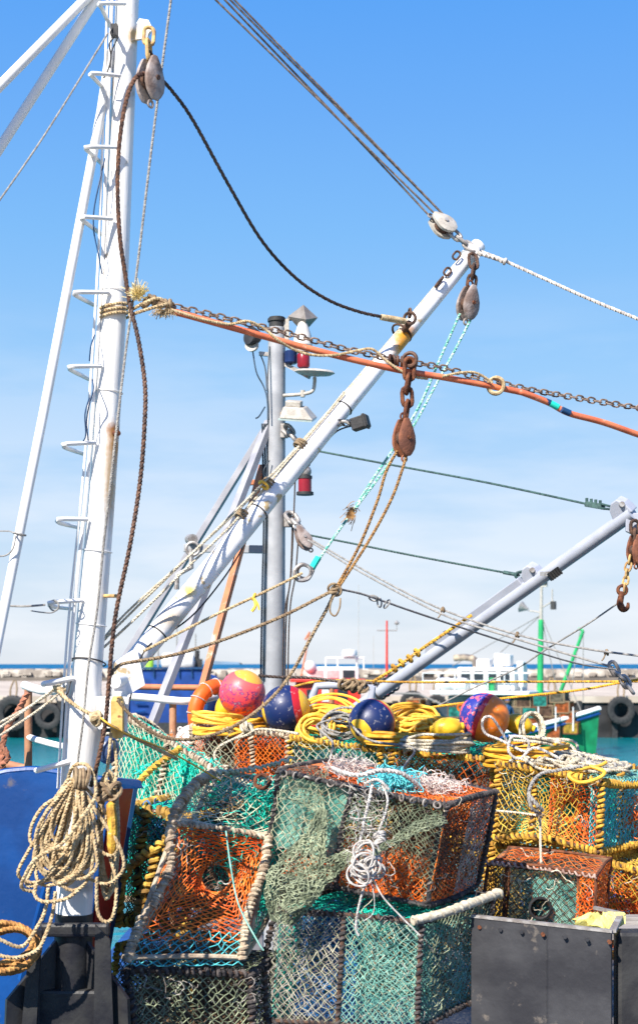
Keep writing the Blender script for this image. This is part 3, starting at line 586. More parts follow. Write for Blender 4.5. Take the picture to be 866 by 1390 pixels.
# red-cabined workboat with a white wheelhouse ----------------------
rl = (P(448, 901, 70)[0], 70, 0); rb = thing('work_boat', 'small workboat with red cabin and white radar dome behind the buoys', 'boat', rl)
rx = rl[0]
st = hull(6.5, 2.8, .8, .5); hb = hullmesh(MB(), st); xf(hb, (rx, 71, 0), math.radians(4)); hb.build('hull', M['hullwhite'], rb)
mb = MB(); box(mb, (rx-.1, 70.6, 2.0), (3.2, 1.8, 2.2)); mb.build('cabin', M['farred'], rb, smooth=False, bevel=.05)
mb = MB(); box(mb, (rx-.1, 70.5, 3.17), (3.7, 2.2, .14)); mb.build('cabin_roof', M['farred'], rb, smooth=False, bevel=.03)
mb = MB(); box(mb, (rx+.15, 72.4, 3.2), (2.6, 1.6, 1.3)); mb.build('wheelhouse', M['hullwhite'], rb, smooth=False, bevel=.06)
for i in range(3):
    mb = MB(); box(mb, (rx-.9+i*.75, 69.69, 2.45), (.5, .06, .6)); mb.build('window', M['glass'] if i != 1 else M['hullwhite'], rb, smooth=False)
for i in range(3):
    mb = MB(); box(mb, (rx-.65+i*.8, 71.58, 3.48), (.6, .05, .4)); mb.build('window', mat('pinkish_pane', (.55, .42, .42), None, .2, bump=0) if i < 2 else M['glass'], rb, smooth=False)
mb = MB()
for x in (-1, .0, 1.6, 2.2): cyl(mb, (rx+x*.6+.4, 71.9, 3.7), (rx+x*.6+.4, 71.9, 4.3), .04, n=6)
tube(mb, np.array([V(rx-.2, 71.9, 4.3), V(rx+1.75, 71.9, 4.3)]), .05, 6); mb.build('radar_arch', M['hullwhite'], rb)
mb = MB(); lathe(mb, (rx+1.0, 71.9, 4.35), (0, 0, 1), [(.1, 0), (.36, .03), (.4, .18), (.34, .34), (.05, .38)], 16); mb.build('radar_dome', M['hullwhite'], rb)
mb = MB(); sphere(mb, (rx-1.0, 71.6, 3.85), .32, n=12); mb.build('dome', M['hullwhite'], rb)
mb = MB(); cyl(mb, (rx-1.9, 71.5, 1), (rx-1.0, 71.5, 5.6), .06, .04, n=6); cyl(mb, (rx-1.0, 71.5, 5.6), (rx-1.25, 71.5, 5.2), .05, n=6); mb.build('boat_derrick', M['orangepipe'], rb)
mb = MB()
for x in (2.9, 4.4): cyl(mb, (rx+x*.5, 71.9, 3.6), (rx+x*.5, 71.9, 8.0 if x < 4 else 5.4), .012, n=5)
mb.build('whip_aerial', M['lampwhite'], rb)

# small grey inflatable / launch row between the red pole and the green boat
lb = thing('work_boat', 'low grey launch moored against the pier right of the red pole', 'boat', (P(558, 901, 73)[0], 73, 0)); lx = lb['_w'][0]
st = hull(3.8, 1.6, 1.6, .25); hb = hullmesh(MB(), st); xf(hb, (lx, 74.2, 0), .1); hb.build('hull', mat('launch_grey', (.14, .14, .15), None, .6, scale=4), lb)
mb = MB(); tube(mb, np.array([V(lx-1.7, 73.4, 1.75), V(lx-1.5, 73.4, 2.5), V(lx+.4, 73.4, 2.45), V(lx+1.6, 73.4, 1.9)]), .05, 6); mb.build('handrail', M['greyrope'], lb)
# red beacon pole
bp_ = P(525, 941, 79); bx = bp_[0]
rp = thing('beacon_pole', 'tall thin red pole with crossbar standing on the pier', 'pole', (bx, 79, 2.25))
mb = MB(); cyl(mb, (bx, 79, .9 if False else 2.25), (bx, 79, 6.4), .085, .05, 10); mb.build('pole', M['farred'], rp)
mb = MB(); cyl(mb, (bx-.55, 79, 5.85), (bx+.55, 79, 5.85), .03, n=6); cyl(mb, (bx+.55, 79, 5.85), (bx+.55, 79, 6.3), .02, n=6); mb.build('crossbar', M['galv'], rp)
mb = MB(); lathe(mb, (bx+.55, 79, 6.15), (0, 0, 1), [(.02, 0), (.12, .06), (.14, .12), (.02, .26)], 8); mb.build('wind_cup', M['galv'], rp)
# ================================================================ carrying boat: deck and hull under the gear
fb = thing('trap_boat', 'dark deck and hull of the boat carrying the traps, nearest the camera', 'boat', (1.3, 8.5, 0))
mb = MB(); ys = np.linspace(5.3, 15, 9); v = []; q = []
for y in ys:
    t_ = (y-5.3)/9.7; wl, wr = -1.75+.9*max(0, t_-.6)**2, 4.6-.6*t_**2
    v += [(wl+.25, y, .1), (wl, y, 1.6), (wl+.12, y, 1.6), (wr-.12, y, 1.6), (wr, y, 1.6), (wr-.25, y, .1)]
for i in range(8):
    for j in range(5): a = i*6+j; q.append([a, a+1, a+7, a+6])
mb.add(v, q, [[0, 1, 2, 3, 4, 5], [48+5, 48+4, 48+3, 48+2, 48+1, 48]]); mb.build('hull', M['bluepaint'], fb, smooth=False)
mb = MB(); box(mb, (1.4, 9.6, 1.63), (5.4, 7.6, .05)); mb.build('deck', M['deck'], fb, smooth=False)

# ================================================================ white mast
axis_pts = [(175, -60, 6.25), (173, 0, 6.25), (163, 240, 6.22), (156, 400, 6.2), (141, 640, 6.2), (123, 860, 6.2)]
top = [P(*a) for a in axis_pts]
base = P(104, 1150, 6.2); foot = np.array([base[0]-.02, 6.2, 1.66])
mast = thing('white_mast', 'thick white painted steel mast with ladder rungs and rust streak at left', 'mast', foot)
mpath = cat(top+[P(109, 1040, 6.2), base], 8)
sarr = np.linspace(0, 1, len(mpath)); rr = np.interp(mpath[:, 2], [P(0, 1240, 6.2)[2], P(0, 960, 6.2)[2], P(0, 930, 6.2)[2], P(0, 640, 6.2)[2], P(0, 0, 6.2)[2]], [.080, .080, .066, .057, .0515])
mb = MB(); tube(mb, np.concatenate([mpath, [P(101, 1239, 6.2)]]), np.append(rr, .079), 28); mb.build('pole', M['white'], mast)
mb = MB(); tube(mb, np.array([P(101, 1239.2, 6.2), P(99, 1330, 6.2), foot+V(.0, 0, .0)]), [.0815, .085, .09], 28); mb.build('black_base', M['blackpaint'], mast)
mb = MB()
for a in (0, 1, 2): 
    u = V(math.cos(a*2.1-.5), math.sin(a*2.1-.5), 0); b0 = P(99, 1330, 6.2)
    plate(mb, [b0+u*.08+V(0, 0, .18), b0+u*.30+V(0, 0, -.05), b0+u*.32+V(0, 0, -.5), b0+u*.08+V(0, 0, -.5)], .02)
mb.build('gusset_plates', M['blackpaint'], mast, smooth=False)
for z in (395, 532, 748, 848, 960): 
    mb = MB(); c = P(np.interp(z, [0, 240, 400, 640, 860, 1040], [173, 163, 156, 141, 123, 109]), z, 6.2); R_ = np.interp(c[2], [P(0, 960, 6.2)[2], P(0, 0, 6.2)[2]], [.068, .0515])
    torus(mb, c, (0.1, 0, 1), R_+.001, .0022, 28, 5); mb.build('weld_seam', M['white'], mast)
mb = MB()
for dx, r in ((-19, .008), (-25, .0055)): tube(mb, cat(PP((172+dx, -20, 6.19), (163+dx, 240, 6.18), (156+dx, 400, 6.17), (139+dx, 640, 6.16), (117+dx, 860, 6.15), (104+dx, 1070, 6.15)), 10), r, 7)
mb.build('cable_conduit', M['whitebrace'], mast)
tips = [(134, 5), (123, 100), (116, 200), (110, 295), (101, 397), (94, 498), (86, 603), (78, 705), (67, 818), (59, 928), (50, 1045)]
ends = [(170, 5), (163, 103), (160, 200), (153, 297), (148, 397), (138, 497), (129, 601), (119, 705), (112, 815), (99, 921), (98, 1033)]
low = [(150, 36), (149, 128), (143, 226), (138, 318), (130, 415), (122, 515), (114, 616), (108, 716), (98, 826), None, None]
for t_, e_, l_ in zip(tips, ends, low):
    mb = MB(); pts = [P(*e_, 6.14), P(t_[0]+6, t_[1]-.5, 6.05), P(t_[0], t_[1]+1, 6.06)]
    if l_: pts += [P(t_[0]+4, t_[1]+5, 6.08), P(*l_, 6.28)]
    tube(mb, resample(cat(pts, 5), .02)[0], .0095 if l_ else .0125, 8); mb.build('rung', M['whitebrace'], mast)
mb = MB(); plate(mb, [P(178, 45, 6.2), P(190, 26, 6.2), P(202, 28, 6.2), P(208, 40, 6.2), P(200, 52, 6.2), P(178, 56, 6.2)], .016); mb.build('pad_eye', M['white'], mast, smooth=False)
mb = MB(); cyl(mb, P(140, 809, 6.18), P(158, 809, 6.1), .008); mb.build('peg', M['yellowrust'], mast)
mb = MB(); cyl(mb, P(156, 588, 6.16), P(161, 588, 6.13), .012); mb.build('bolt', M['rust'], mast)
mb = MB(); plate(mb, [P(146, 580, 6.139), P(158, 582, 6.16), P(156, 625, 6.158), P(149, 680, 6.140), P(146, 640, 6.137)], .001)
# black tie band and black cable bundles on the mast
mb = MB(); torus(mb, P(121, 905, 6.2)+V(0, 0, .02), (.12, .25, 1), .074, .0035, 26, 6); tube(mb, cat(PP((97, 925, 6.13), (93, 940, 6.1), (88, 946, 6.12), (89, 950, 6.14)), 5), .003, 5); mb.build('black_cable_tie', M['black'], mast)
mb = MB(); tube(mb, cat(PP((152, 35, 6.1), (156, 48, 6.08), (149, 60, 6.08), (151, 78, 6.1), (146, 98, 6.1), (141, 106, 6.12)), 6), .0035, 6); tube(mb, cat(PP((158, 32, 6.1), (150, 45, 6.07), (160, 50, 6.07), (152, 70, 6.09), (150, 92, 6.1)), 6), .003, 6)
box(mb, P(156, 42, 6.1), (.03, .03, .05)); mb.build('junction_wires', M['black'], mast)
for a in ([(143, 215, 6.14), (136, 245, 6.1), (128, 285, 6.1), (128, 315, 6.1), (134, 345, 6.1), (139, 372, 6.14)], [(129, 455, 6.13), (124, 470, 6.08), (122, 490, 6.1)], [(126, 515, 6.12), (127, 530, 6.07), (121, 552, 6.08), (118, 575, 6.1), (121, 600, 6.12)], [(122, 540, 6.1), (116, 562, 6.07), (117, 590, 6.09), (113, 600, 6.1)]): mb = MB(); tube(mb, cat(PP(*a), 6), .0032, 5); mb.build('loose_cable', M['navy'], mast)
# boom heel fittings on the mast
mb = MB(); plate(mb, [P(132, 945, 6.14), P(176, 946, 6.14), P(172, 985, 6.14), P(134, 990, 6.14)], .03); cyl(mb, P(163, 938, 6.22), P(163, 1000, 6.22), .035, n=16); mb.build('gooseneck', M['white'], mast)
mb = MB(); box(mb, P(160, 972, 6.12), (.05, .06, .13)); lathe(mb, P(160, 945, 6.12), (0, 0, -1), [(.02, 0), (.028, .02), (.028, .16), (.02, .18)], 12); mb.build('cleat', mat('yellowed_paint', (.66, .46, .16), (.5, .3, .08), .6, scale=20, rust=RUST, rlo=.6, rhi=.68, rscale=20), mast)

# long brace pole + upper braces
def single(name, label, cat_, mb, m, **k): return mb.build(name, m, label=label, cat=cat_, **k)
mb = MB(); tube(mb, np.array(PP((150, 70, 6.22), (138, 150, 6.18), (60, 560, 6.0), (-30, 1010, 5.75))), .0205, 14); single('mast_brace', 'long white brace pole leaning away from the ladder side of the white mast', 'pole', mb, M['whitebrace'])
mb = MB(); tube(mb, np.array(PP((160, -45, 6.3), (-60, 178, 5.9))), .021, 14); single('mast_stay_pole', 'upper of the two white poles crossing the top left corner', 'pole', mb, M['whitebrace'], group=None)
mb = MB(); tube(mb, np.array(PP((175, -70, 6.35), (-70, 310, 5.95))), .021, 14); single('mast_stay_pole', 'lower and steeper of the two white poles at the top left corner', 'pole', mb, M['whitebrace'])
mb = MB(); tube(mb, cat(PP((147, 45, 6.1), (60, 185, 6.0), (-20, 300, 5.9)), 8), .004, 6); single('wire_stay', 'thin pale wire running down left from the mast top', 'wire', mb, M['greyrope'])
mb = MB(); tube(mb, np.array(PP((-10, 721, 5.9), (12, 721, 5.9), (24, 724, 5.9))), .003, 5); torus(mb, P(27, 725, 5.86), (.2, 0, 1), .026, .004, 18, 6); tube(mb, cat(PP((22, 728, 5.86), (18, 745, 5.85), (8, 754, 5.85), (-8, 755, 5.85)), 6), .0035, 5); single('wire_loop', 'twisted wire tied around the long white brace pole', 'wire', mb, M['greyrope'])
mb = MB(); tube(mb, cat(PP((-10, 821, 6), (30, 823, 6), (62, 821, 6)), 5), .0045, 6); torus(mb, P(74, 822, 6.05), (.3, 1, .2), .022, .004, 18, 6); tube(mb, cat(PP((78, 828, 6.03), (70, 832, 6.02), (55, 831, 6), (42, 829, 6)), 5), .003, 5); single('wire_stay', 'knotted wire tied to the ladder rung low on the mast at left', 'wire', mb, M['greyrope'])

# ================================================================ blocks
def block(c, axis, face, L, W, T, msh, mpin, label, tail=True, name='pulley_block'):
    """c centre, axis long direction (down), face normal of the cheeks"""
    c = np.asarray(c, float); ax = nrm(np.asarray(axis, float)); fn = nrm(np.asarray(face, float)-ax*(np.asarray(face, float)@ax)); sd = np.cross(ax, fn)
    t = thing(name, label, 'pulley block', c-ax*L/2)
    prof = [(-.5, .10), (-.42, .2), (-.25, .36), (-.05, .48), (.12, .5), (.28, .42), (.4, .26), (.46, .14)]
    for s in (-1, 1):
        mb = MB(); out = [c+ax*L*a+sd*W*b for a, b in prof]+[c+ax*L*a-sd*W*b for a, b in prof[::-1]]; k = len(out)
        o1 = [p+fn*s*T*.5 for p in out]; o2 = [p+fn*s*T*.28 for p in out]; mid = [c+(p-c)*.72+fn*s*T*.62 for p in out]
        v = o2+o1+mid; qq = [[i, (i+1) % k, k+(i+1) % k, k+i] for i in range(k)]+[[k+i, k+(i+1) % k, 2*k+(i+1) % k, 2*k+i] for i in range(k)]
        mb.add(v, qq, [list(range(k))[::-1], list(range(2*k, 3*k))]); ck = mb.build('cheek', msh, t)
    mb = MB(); cyl(mb, c-fn*T*.25, c+fn*T*.25, W*.38, n=20); mb.build('sheave', M['darkrust'], t)
    mb = MB(); cyl(mb, c-fn*T*.72, c+fn*T*.72, W*.1, n=10); mb.build('pin', mpin, t)
    mb = MB(); torus(mb, c-ax*L*.55, fn, L*.09, L*.03, 16, 6); 
    mb.build('top_eye', mpin, ck)
    if tail: mb = MB(); torus(mb, c+ax*L*.52, fn, L*.075, L*.03, 16, 6); mb.build('becket', msh, ck)
    return t
def chainthing(label, links, m, r=.006, L=.05, name='chain', W=None):
    """few big links between pixel points, each link a part"""
    p = [np.asarray(a, float) for a in links]; t = thing(name, label, 'chain', p[-1])
    for i in range(len(p)-1):
        d = p[i+1]-p[i]; c = (p[i]+p[i+1])/2; mb = MB(); side = V(1, .25, 0) if i % 2 == 0 else V(.25, 1, 0)
        Lk_ = math.sqrt(d@d)+2*r*1.5; link(mb, c, d, side, Lk_, W or Lk_*.58, r, 8); mb.build('link', m, t)
    return t
block(P(204, 109, 6.12), (.02, 0, -1), (.75, -.6, 0), .195, .105, .075, M['blocktop'], M['darkrust'], 'weathered teardrop pulley block hanging at the top of the white mast')
chainthing('yellow rusted shackle and link holding the block at the mast top', PP((203, 40, 6.17), (202, 58, 6.14), (203, 80, 6.12)), M['yellowrust'], r=.0085, W=.042, name='shackle')

# ================================================================ wire ropes
mb = MB(); rope(mb, cat(PP((196, 100, 6.08), (184, 106, 6.05), (172, 135, 6.03), (163, 190, 6.03), (160, 250, 6.03), (163, 320, 6.03), (170, 370, 6.05), (176, 410, 6.05)), 12), .0105); single('wire_rope', 'rusty brown wire rope hanging from the mast block down the mast face', 'wire rope', mb, M['wirebrown'])
mb = MB(); rope(mb, cat(PP((176, 412, 6.05), (188, 460, 6.03), (197, 520, 6.02), (197, 570, 6.0), (191, 650, 6.0), (177, 740, 5.98), (160, 820, 5.98), (153, 870, 5.98), (148, 930, 5.98), (143, 985, 5.98), (131, 1043, 5.98), (124, 1066, 6.05)), 12), .0105); single('wire_rope', 'brown wire rope bowing out right of the mast below the chain lashing', 'wire rope', mb, M['wirebrown'])
t = thing('wire_rope', 'thick black wire rope curving from the mast block to the white boom', 'wire rope', P(552, 436, 7.1))
mb = MB(); rope(mb, cat(PP((216, 104, 6.14), (235, 125, 6.2), (262, 163, 6.3), (310, 250, 6.45), (355, 326, 6.6), (400, 376, 6.75), (445, 407, 6.85), (490, 424, 6.95), (530, 432, 7.02)), 12), .0088, 12); mb.build('strand', M['wire'], t)
mb = MB(); tube(mb, np.array(PP((517, 430.5, 7.0), (535, 433.5, 7.03), (549, 436, 7.06))), [.0155, .017, .016], 10); mb.build('sleeve', M['beige'], t)
mb = MB(); torus(mb, P(556, 432, 7.08), (.2, 1, .1), .028, .008, 18, 7); torus(mb, P(556, 425, 7.1), (1, .2, 0), .022, .006, 16, 6); mb.build('shackle', M['darkrust'], t)
mb = MB(); rope(mb, cat(PP((234, -12, 6.16), (219, 100, 6.15), (205, 210, 6.12), (192, 320, 6.1), (182, 400, 6.08), (172, 470, 6.06), (160, 570, 6.03), (150, 660, 6.0), (141, 740, 6.02), (132, 830, 6.02), (121, 900, 6.02), (113, 980, 6.03), (105, 1040, 6.05)), 12), .0062); single('halyard', 'grey rope crossing the front of the white mast from the frame top', 'rope', mb, M['greyrope'])
# ================================================================ lashing on the mast
t = thing('rope_lashing', 'beige rope lashing wrapped around the mast holding the chain', 'rope lashing', P(190, 430, 6.0))
mb = MB()
for z in (418, 424, 430): 
    c = P(156, z, 6.2); a = np.linspace(0, 2*PI, 30); p = [c+V(math.cos(x)*.068, math.sin(x)*.068, .012*math.cos(x)) for x in a]; rope(mb, np.array(p), .0075)
rope(mb, cat(PP((176, 422, 6.1), (195, 412, 6.04), (215, 405, 6.05), (232, 414, 6.1)), 8), .008)
rope(mb, cat(PP((176, 428, 6.08), (200, 420, 6.02), (222, 414, 6.03), (235, 412, 6.1)), 8), .008); mb.build('wrap', M['beige'], t)
mb = MB()
for k in range(9):
    c = P(200+k*4, 409+RNG.uniform(-3, 3)+k*.5, 6.08); torus(mb, c, RNG.normal(0, 1, 3)*[1, .3, 1], .026+RNG.uniform(-.006, .004), .0085, 16, 6)
mb.build('knot', M['darkbeige'], t)
mb = MB(); A = []; B = []
for k in range(220):
    a = P(188+RNG.normal(0, 3), 400+RNG.normal(0, 3), 6.05); d = V(RNG.normal(-.005, .022), RNG.normal(0, .02), RNG.normal(.012, .018)); A.append(a); B.append(a+d)
strands(mb, np.array(A), np.array(B), .0016); mb.build('frayed_end', mat('yellow_frayed_fibre', (.75, .6, .22), (.6, .5, .3), .8, scale=20), t)
mb = MB(); A = []; B = []
for k in range(200):
    a = P(222+RNG.normal(0, 6), 422+RNG.normal(0, 2), 6.05); A.append(a); B.append(a+V(RNG.normal(0, .014), RNG.normal(0, .01), RNG.normal(-.012, .01)))
strands(mb, np.array(A), np.array(B), .0013); mb.build('frayed_fringe', M['beige'], t)
# ================================================================ the long chain, hose and rope
cp = cat(PP((228, 414, 6.1), (290, 428, 6.15), (340, 440, 6.2), (400, 455, 6.28), (470, 474, 6.35), (545, 490, 6.42), (600, 499, 6.5), (660, 516, 6.55), (720, 529, 6.6), (800, 543, 6.7), (900, 559, 6.8), (1100, 590, 7.1), (1500, 640, 7.7)), 12)
mb = MB(); chain(mb, cp, .040, .0042); single('chain', 'long small-linked rusty chain stretched right from the mast lashing', 'chain', mb, mat('worn_chain', (.3, .22, .17), (.12, .075, .05), .6, metal=.3, scale=40))
mb = MB(); tube(mb, cat(PP((224, 420, 6.08), (262, 430, 6.1), (320, 446, 6.15), (400, 468, 6.25), (470, 486, 6.3), (545, 503, 6.38), (600, 512, 6.44), (655, 522, 6.5), (700, 531, 6.55), (712, 534, 6.55), (745, 547, 6.6), (772, 561, 6.62), (820, 574, 6.68), (900, 601, 6.8), (1100, 660, 7.1), (1500, 760, 7.7)), 10), .0145, 12)
t = single('sleeved_stay', 'orange plastic sleeved stay running under the long rusty chain', 'stay', mb, M['orangehose'])
mb = MB()
for x0_, y0_, x1_, y1_ in ((731, 541, 746, 547), (762, 556, 773, 561)): tube(mb, np.array(PP((x0_, y0_, 6.588), (x1_, y1_, 6.6))), .0155, 10)
mb.build('tape_patch', M['navy'], t)
mb = MB(); tube(mb, np.array(PP((746.5, 547.3, 6.598), (757, 552.8, 6.606))), .0155, 10); mb.build('teal_tape', M['nteal'], t)
mb = MB()
rope(mb, cat(PP((232, 420, 6.05), (270, 432, 6.08), (310, 440, 6.12), (336, 436, 6.12), (358, 446, 6.15), (378, 462, 6.16), (400, 475, 6.2), (425, 482, 6.22), (455, 482, 6.26), (485, 476, 6.3), (505, 474, 6.32), (522, 488, 6.34), (540, 501, 6.35), (560, 511, 6.38), (580, 514, 6.42)), 10), .0068)
rope(mb, cat(PP((600, 511, 6.42), (625, 506, 6.44), (645, 506, 6.46), (662, 515, 6.48), (668, 520, 6.48)), 10), .0065)
for k in range(3): torus(mb, P(673, 523, 6.5)+V(0, .01*k, 0), (.3, 1, .2), .036, .0085, 18, 6)
single('lashing_rope', 'beige rope wound loosely round the chain and orange stay', 'rope', mb, M['beige'])
# ================================================================ rusty block on big links, with frayed lashing
chainthing('chain of large rusty links hanging from the long chain beside the boom', PP((556, 490, 6.36), (555, 512, 6.36), (552, 530, 6.36), (553, 548, 6.36), (550, 568, 6.36)), M['rust'], r=.0095, W=.045)
mb = MB(); 
for k in range(7): torus(mb, P(530+k*5, 488+k*1.0, 6.4), (1, RNG.uniform(-.4, .4), RNG.uniform(-.4, .4)), .020, .007, 14, 6)
torus(mb, P(556, 488, 6.36), (.3, 1, 0), .03, .009, 18, 7); single('wire_lashing', 'dark wire lashing bunched on the chain above the rusty block', 'wire', mb, M['wirebrown'])
block(P(548, 595, 6.34), (.02, 0, -1), (.55, -.8, 0), .175, .088, .06, M['blockrust'], M['rust'], 'orange brown rusted teardrop block hanging from large links beside the boom')
mb = MB(); rope(mb, cat(PP((539, 612, 6.33), (524, 640, 6.33), (512, 680, 6.34), (488, 740, 6.36), (455, 800, 6.38)), 10), .0075)
rope(mb, cat(PP((553, 612, 6.33), (545, 640, 6.33), (530, 680, 6.34), (500, 735, 6.36), (456, 803, 6.38)), 10), .0075); single('fall_rope', 'pair of brown ropes falling from the rusty block to the knot', 'rope', mb, M['brownrope'])

# ================================================================ white boom
heel = P(158, 928, 6.3); head = P(641, 343, 7.45); bd = nrm(head-heel)
boom = thing('white_boom', 'long white boom rising right from the mast foot with flaking paint', 'boom', heel)
def bp(t_, dz=0, dd=0): return heel+(head-heel)*t_+V(0, -dd, dz)
mb = MB(); tt = np.linspace(.045, 1, 30); tube(mb, np.array([bp(a) for a in tt]), np.interp(tt, [0, .1, .55, 1], [.048, .051, .043, .037]), 24); spar = mb.build('spar', M['boom'], boom)
mb = MB(); torus(mb, bp(.36), bd, .048, .0035, 24, 6); mb.build('black_band', M['black'], spar)
for t_, r_ in ((.6, .0435), (.1, .052)): mb = MB(); torus(mb, bp(t_), bd, r_, .0035, 24, 6); mb.build('black_band', M['black'], spar)
mb = MB(); plate(mb, [P(152, 900, 6.25), P(185, 880, 6.3), P(196, 930, 6.3), P(160, 952, 6.25)], .03); cyl(mb, P(156, 925, 6.2), P(182, 918, 6.38), .03, n=14); cyl(mb, P(148, 935, 6.28), P(172, 940, 6.28), .045, n=16); mb.build('heel_fork', M['boom'], boom)
mb = MB(); cyl(mb, bp(.985), bp(1.02), .05, .04, n=16); plate(mb, [P(634, 330, 7.4), P(650, 333, 7.4), P(650, 350, 7.42), P(634, 352, 7.42)], .04); mb.build('head_cap', M['boom'], boom)
mb = MB(); torus(mb, P(545, 452, 7.2), bd, .055, .006, 20, 6); cyl(mb, P(548, 448, 7.15), P(556, 438, 7.1), .016, n=10); mb.build('pad_eye', M['darkrust'], boom)
mb = MB(); tube(mb, cat(PP((533, 475, 7.12), (541, 463, 7.1), (549, 452, 7.11)), 4), .022, 8)
# black cable under boom
mb = MB(); tube(mb, cat(PP((487, 577, 6.98), (470, 580, 6.95), (455, 587, 6.95), (440, 604, 6.93), (424, 625, 6.9), (405, 648, 6.88), (385, 672, 6.82), (360, 700, 6.75), (338, 724, 6.7), (325, 752, 6.65), (300, 790, 6.6), (262, 835, 6.5), (222, 864, 6.42), (207, 872, 6.35), (193, 890, 6.3), (184, 915, 6.3), (178, 945, 6.28), (172, 962, 6.28)), 8), .0038, 6); mb.build('black_cable', M['black'], boom)
# lamp on the boom
t = thing('work_lamp', 'small black box lamp wired to the middle of the white boom', 'lamp', P(488, 584, 6.95))
mb = MB(); c = P(489, 574, 6.92); ax = nrm(V(.9, -.3, .25)); s2 = nrm(np.cross(ax, V(0, 0, 1))); u2 = np.cross(s2, ax); box(mb, c, (.085, .06, .06), [ax, s2, u2]); box(mb, c+ax*.028+u2*.0, (.015, .07, .07), [ax, s2, u2]); mb.build('housing', M['black'], t, smooth=False, bevel=.005)
mb = MB(); tube(mb, cat(PP((456, 578, 6.95), (466, 572, 6.92), (478, 577, 6.92)), 5), .008, 8); mb.build('bracket', M['galv'], t)
mb = MB()
for k in range(6): torus(mb, P(461+k*4, 575-k*.3+RNG.uniform(-2, 2), 6.92), RNG.normal(0, 1, 3), .016, .003, 14, 5)
mb.build('tied_wire', M['black'], t)
# ropes lying along the boom
mb = MB()
rope(mb, cat([bp(.965, .05, .0), bp(.8, .055), bp(.6, .062), bp(.45, .07), bp(.30, .085, .01)]+PP((255, 770, 6.35), (160, 862, 6.3), (70, 938, 6.15), (-20, 1002, 5.9)), 8), .0065)
rope(mb, cat([bp(.9, .062, -.02), bp(.7, .068, -.02), bp(.5, .085, -.02), bp(.33, .115, -.02)]+PP((250, 762, 6.38), (160, 850, 6.35), (78, 934, 6.2), (-20, 992, 5.95)), 8), .006)
rope(mb, cat([bp(.6, .075, .02), bp(.5, .07, .02), bp(.38, .1, .03)]+PP((262, 750, 6.36), (162, 842, 6.33), (82, 940, 6.18), (-20, 1012, 5.88)), 8), .006); single('topping_ropes', 'pale grey ropes lying along the white boom and down past the mast', 'rope', mb, M['palerope'])
for t_, lb_ in ((.31, 'lowest of three twine ties round the ropes along the white boom'), (.38, 'middle of three twine ties round the ropes along the white boom'), (.47, 'highest of three twine ties round the ropes along the white boom')):
    mb = MB()
    for k in range(3): torus(mb, bp(t_+k*.005, .08, 0), bd+V(0, 0, .2*k), .026, .006, 14, 6)
    single('rope_tie', lb_, 'rope', mb, M['darkbeige'])
mb = MB(); torus(mb, bp(.375, .09, .03), bd, .024, .007, 14, 6); single('yellow_twine', 'short yellow twine tied on the ropes above the boom', 'twine', mb, M['brightyellow'])
t_ = .83
mb = MB(); link(mb, P(596, 388, 7.28)+V(0, 0, .02), bd, V(0, -1, 0), .07, .035, .007); link(mb, P(607, 374, 7.32)+V(0, 0, .02), bd, V(-.6, 0, 1), .05, .03, .006); link(mb, P(622, 352, 7.35)+V(-.01, 0, .02), bd, V(-.6, 0, 1), .055, .03, .006); single('shackle_chain', 'rusty shackles strung along the top edge near the boom head', 'shackle', mb, M['darkrust'])
# head of the boom: triple block, shackles, white rope
block(P(601, 306, 7.4), (.72, 0, -.55), (.5, -.75, .3), .15, .11, .065, M['lampwhite'], M['galv'], 'white cheeked pulley block above the boom head', tail=False)
chainthing('galvanised shackles joining the upper block to the boom head', PP((613, 314, 7.4), (622, 323, 7.4), (632, 331, 7.4), (642, 338, 7.4)), M['galv'], r=.009, W=.04, name='shackle')
mb = MB()
for a in ([(283, -10, 6.9), (440, 143, 7.2), (597, 297, 7.4)], [(303, -10, 6.9), (450, 138, 7.2), (601, 291, 7.4)], [(309, -10, 6.9), (456, 140, 7.2), (607, 297, 7.4)], [(296, -10, 6.92), (445, 146, 7.22), (592, 303, 7.42)]): tube(mb, np.array(PP(*a)), .0052, 7)
single('wire_falls', 'group of parallel steel wires running from the top edge to the boom head block', 'wire', mb, mat('brown_grey_wire', (.26, .21, .18), (.12, .09, .08), .55, scale=40))
mb = MB(); rope(mb, cat(PP((648, 340, 7.42), (680, 352, 7.4), (740, 379, 7.3), (800, 406, 7.2), (890, 443, 7.1), (1150, 548, 6.9), (1700, 760, 6.5)), 8), .0095); rope(mb, np.array(PP((648, 343, 7.4), (668, 349, 7.38), (686, 356, 7.38))), .013); torus(mb, P(685, 355, 7.38), (1, 0, -.4), .013, .008, 12, 6)
single('white_guy_rope', 'white twisted rope running from the boom head to the right edge', 'rope', mb, M['whiterope'])
chainthing('rusty links hanging the grey block below the boom head', PP((641, 347, 7.38), (643, 362, 7.36), (641, 376, 7.36), (639, 390, 7.36)), M['darkrust'], r=.0085, W=.045)
block(P(635, 412, 7.34), (-.12, 0, -1), (.6, -.8, 0), .185, .10, .07, M['blocktop'], M['rust'], 'grey brown pulley block carrying green ropes below the boom head')
mb = MB(); rope(mb, cat(PP((624, 426, 7.33), (600, 480, 7.3), (572, 545, 7.2), (540, 600, 7.1), (505, 652, 7.0), (478, 695, 6.9), (455, 727, 6.8), (430, 764, 6.7)), 8), .0072); rope(mb, cat(PP((643, 425, 7.33), (620, 470, 7.3), (590, 525, 7.2), (560, 580, 7.1), (520, 640, 7.0), (490, 680, 6.92), (472, 704, 6.88)), 8), .0072)
t = single('green_fall_rope', 'green and white rope doubled down from the block under the boom head', 'rope', mb, M['greenrope'])
mb = MB(); tube(mb, cat(PP((432, 757, 6.7), (427, 765, 6.69), (423, 772, 6.68)), 4), .017, 8); mb.build('teal_whipping', M['nteal'], t)
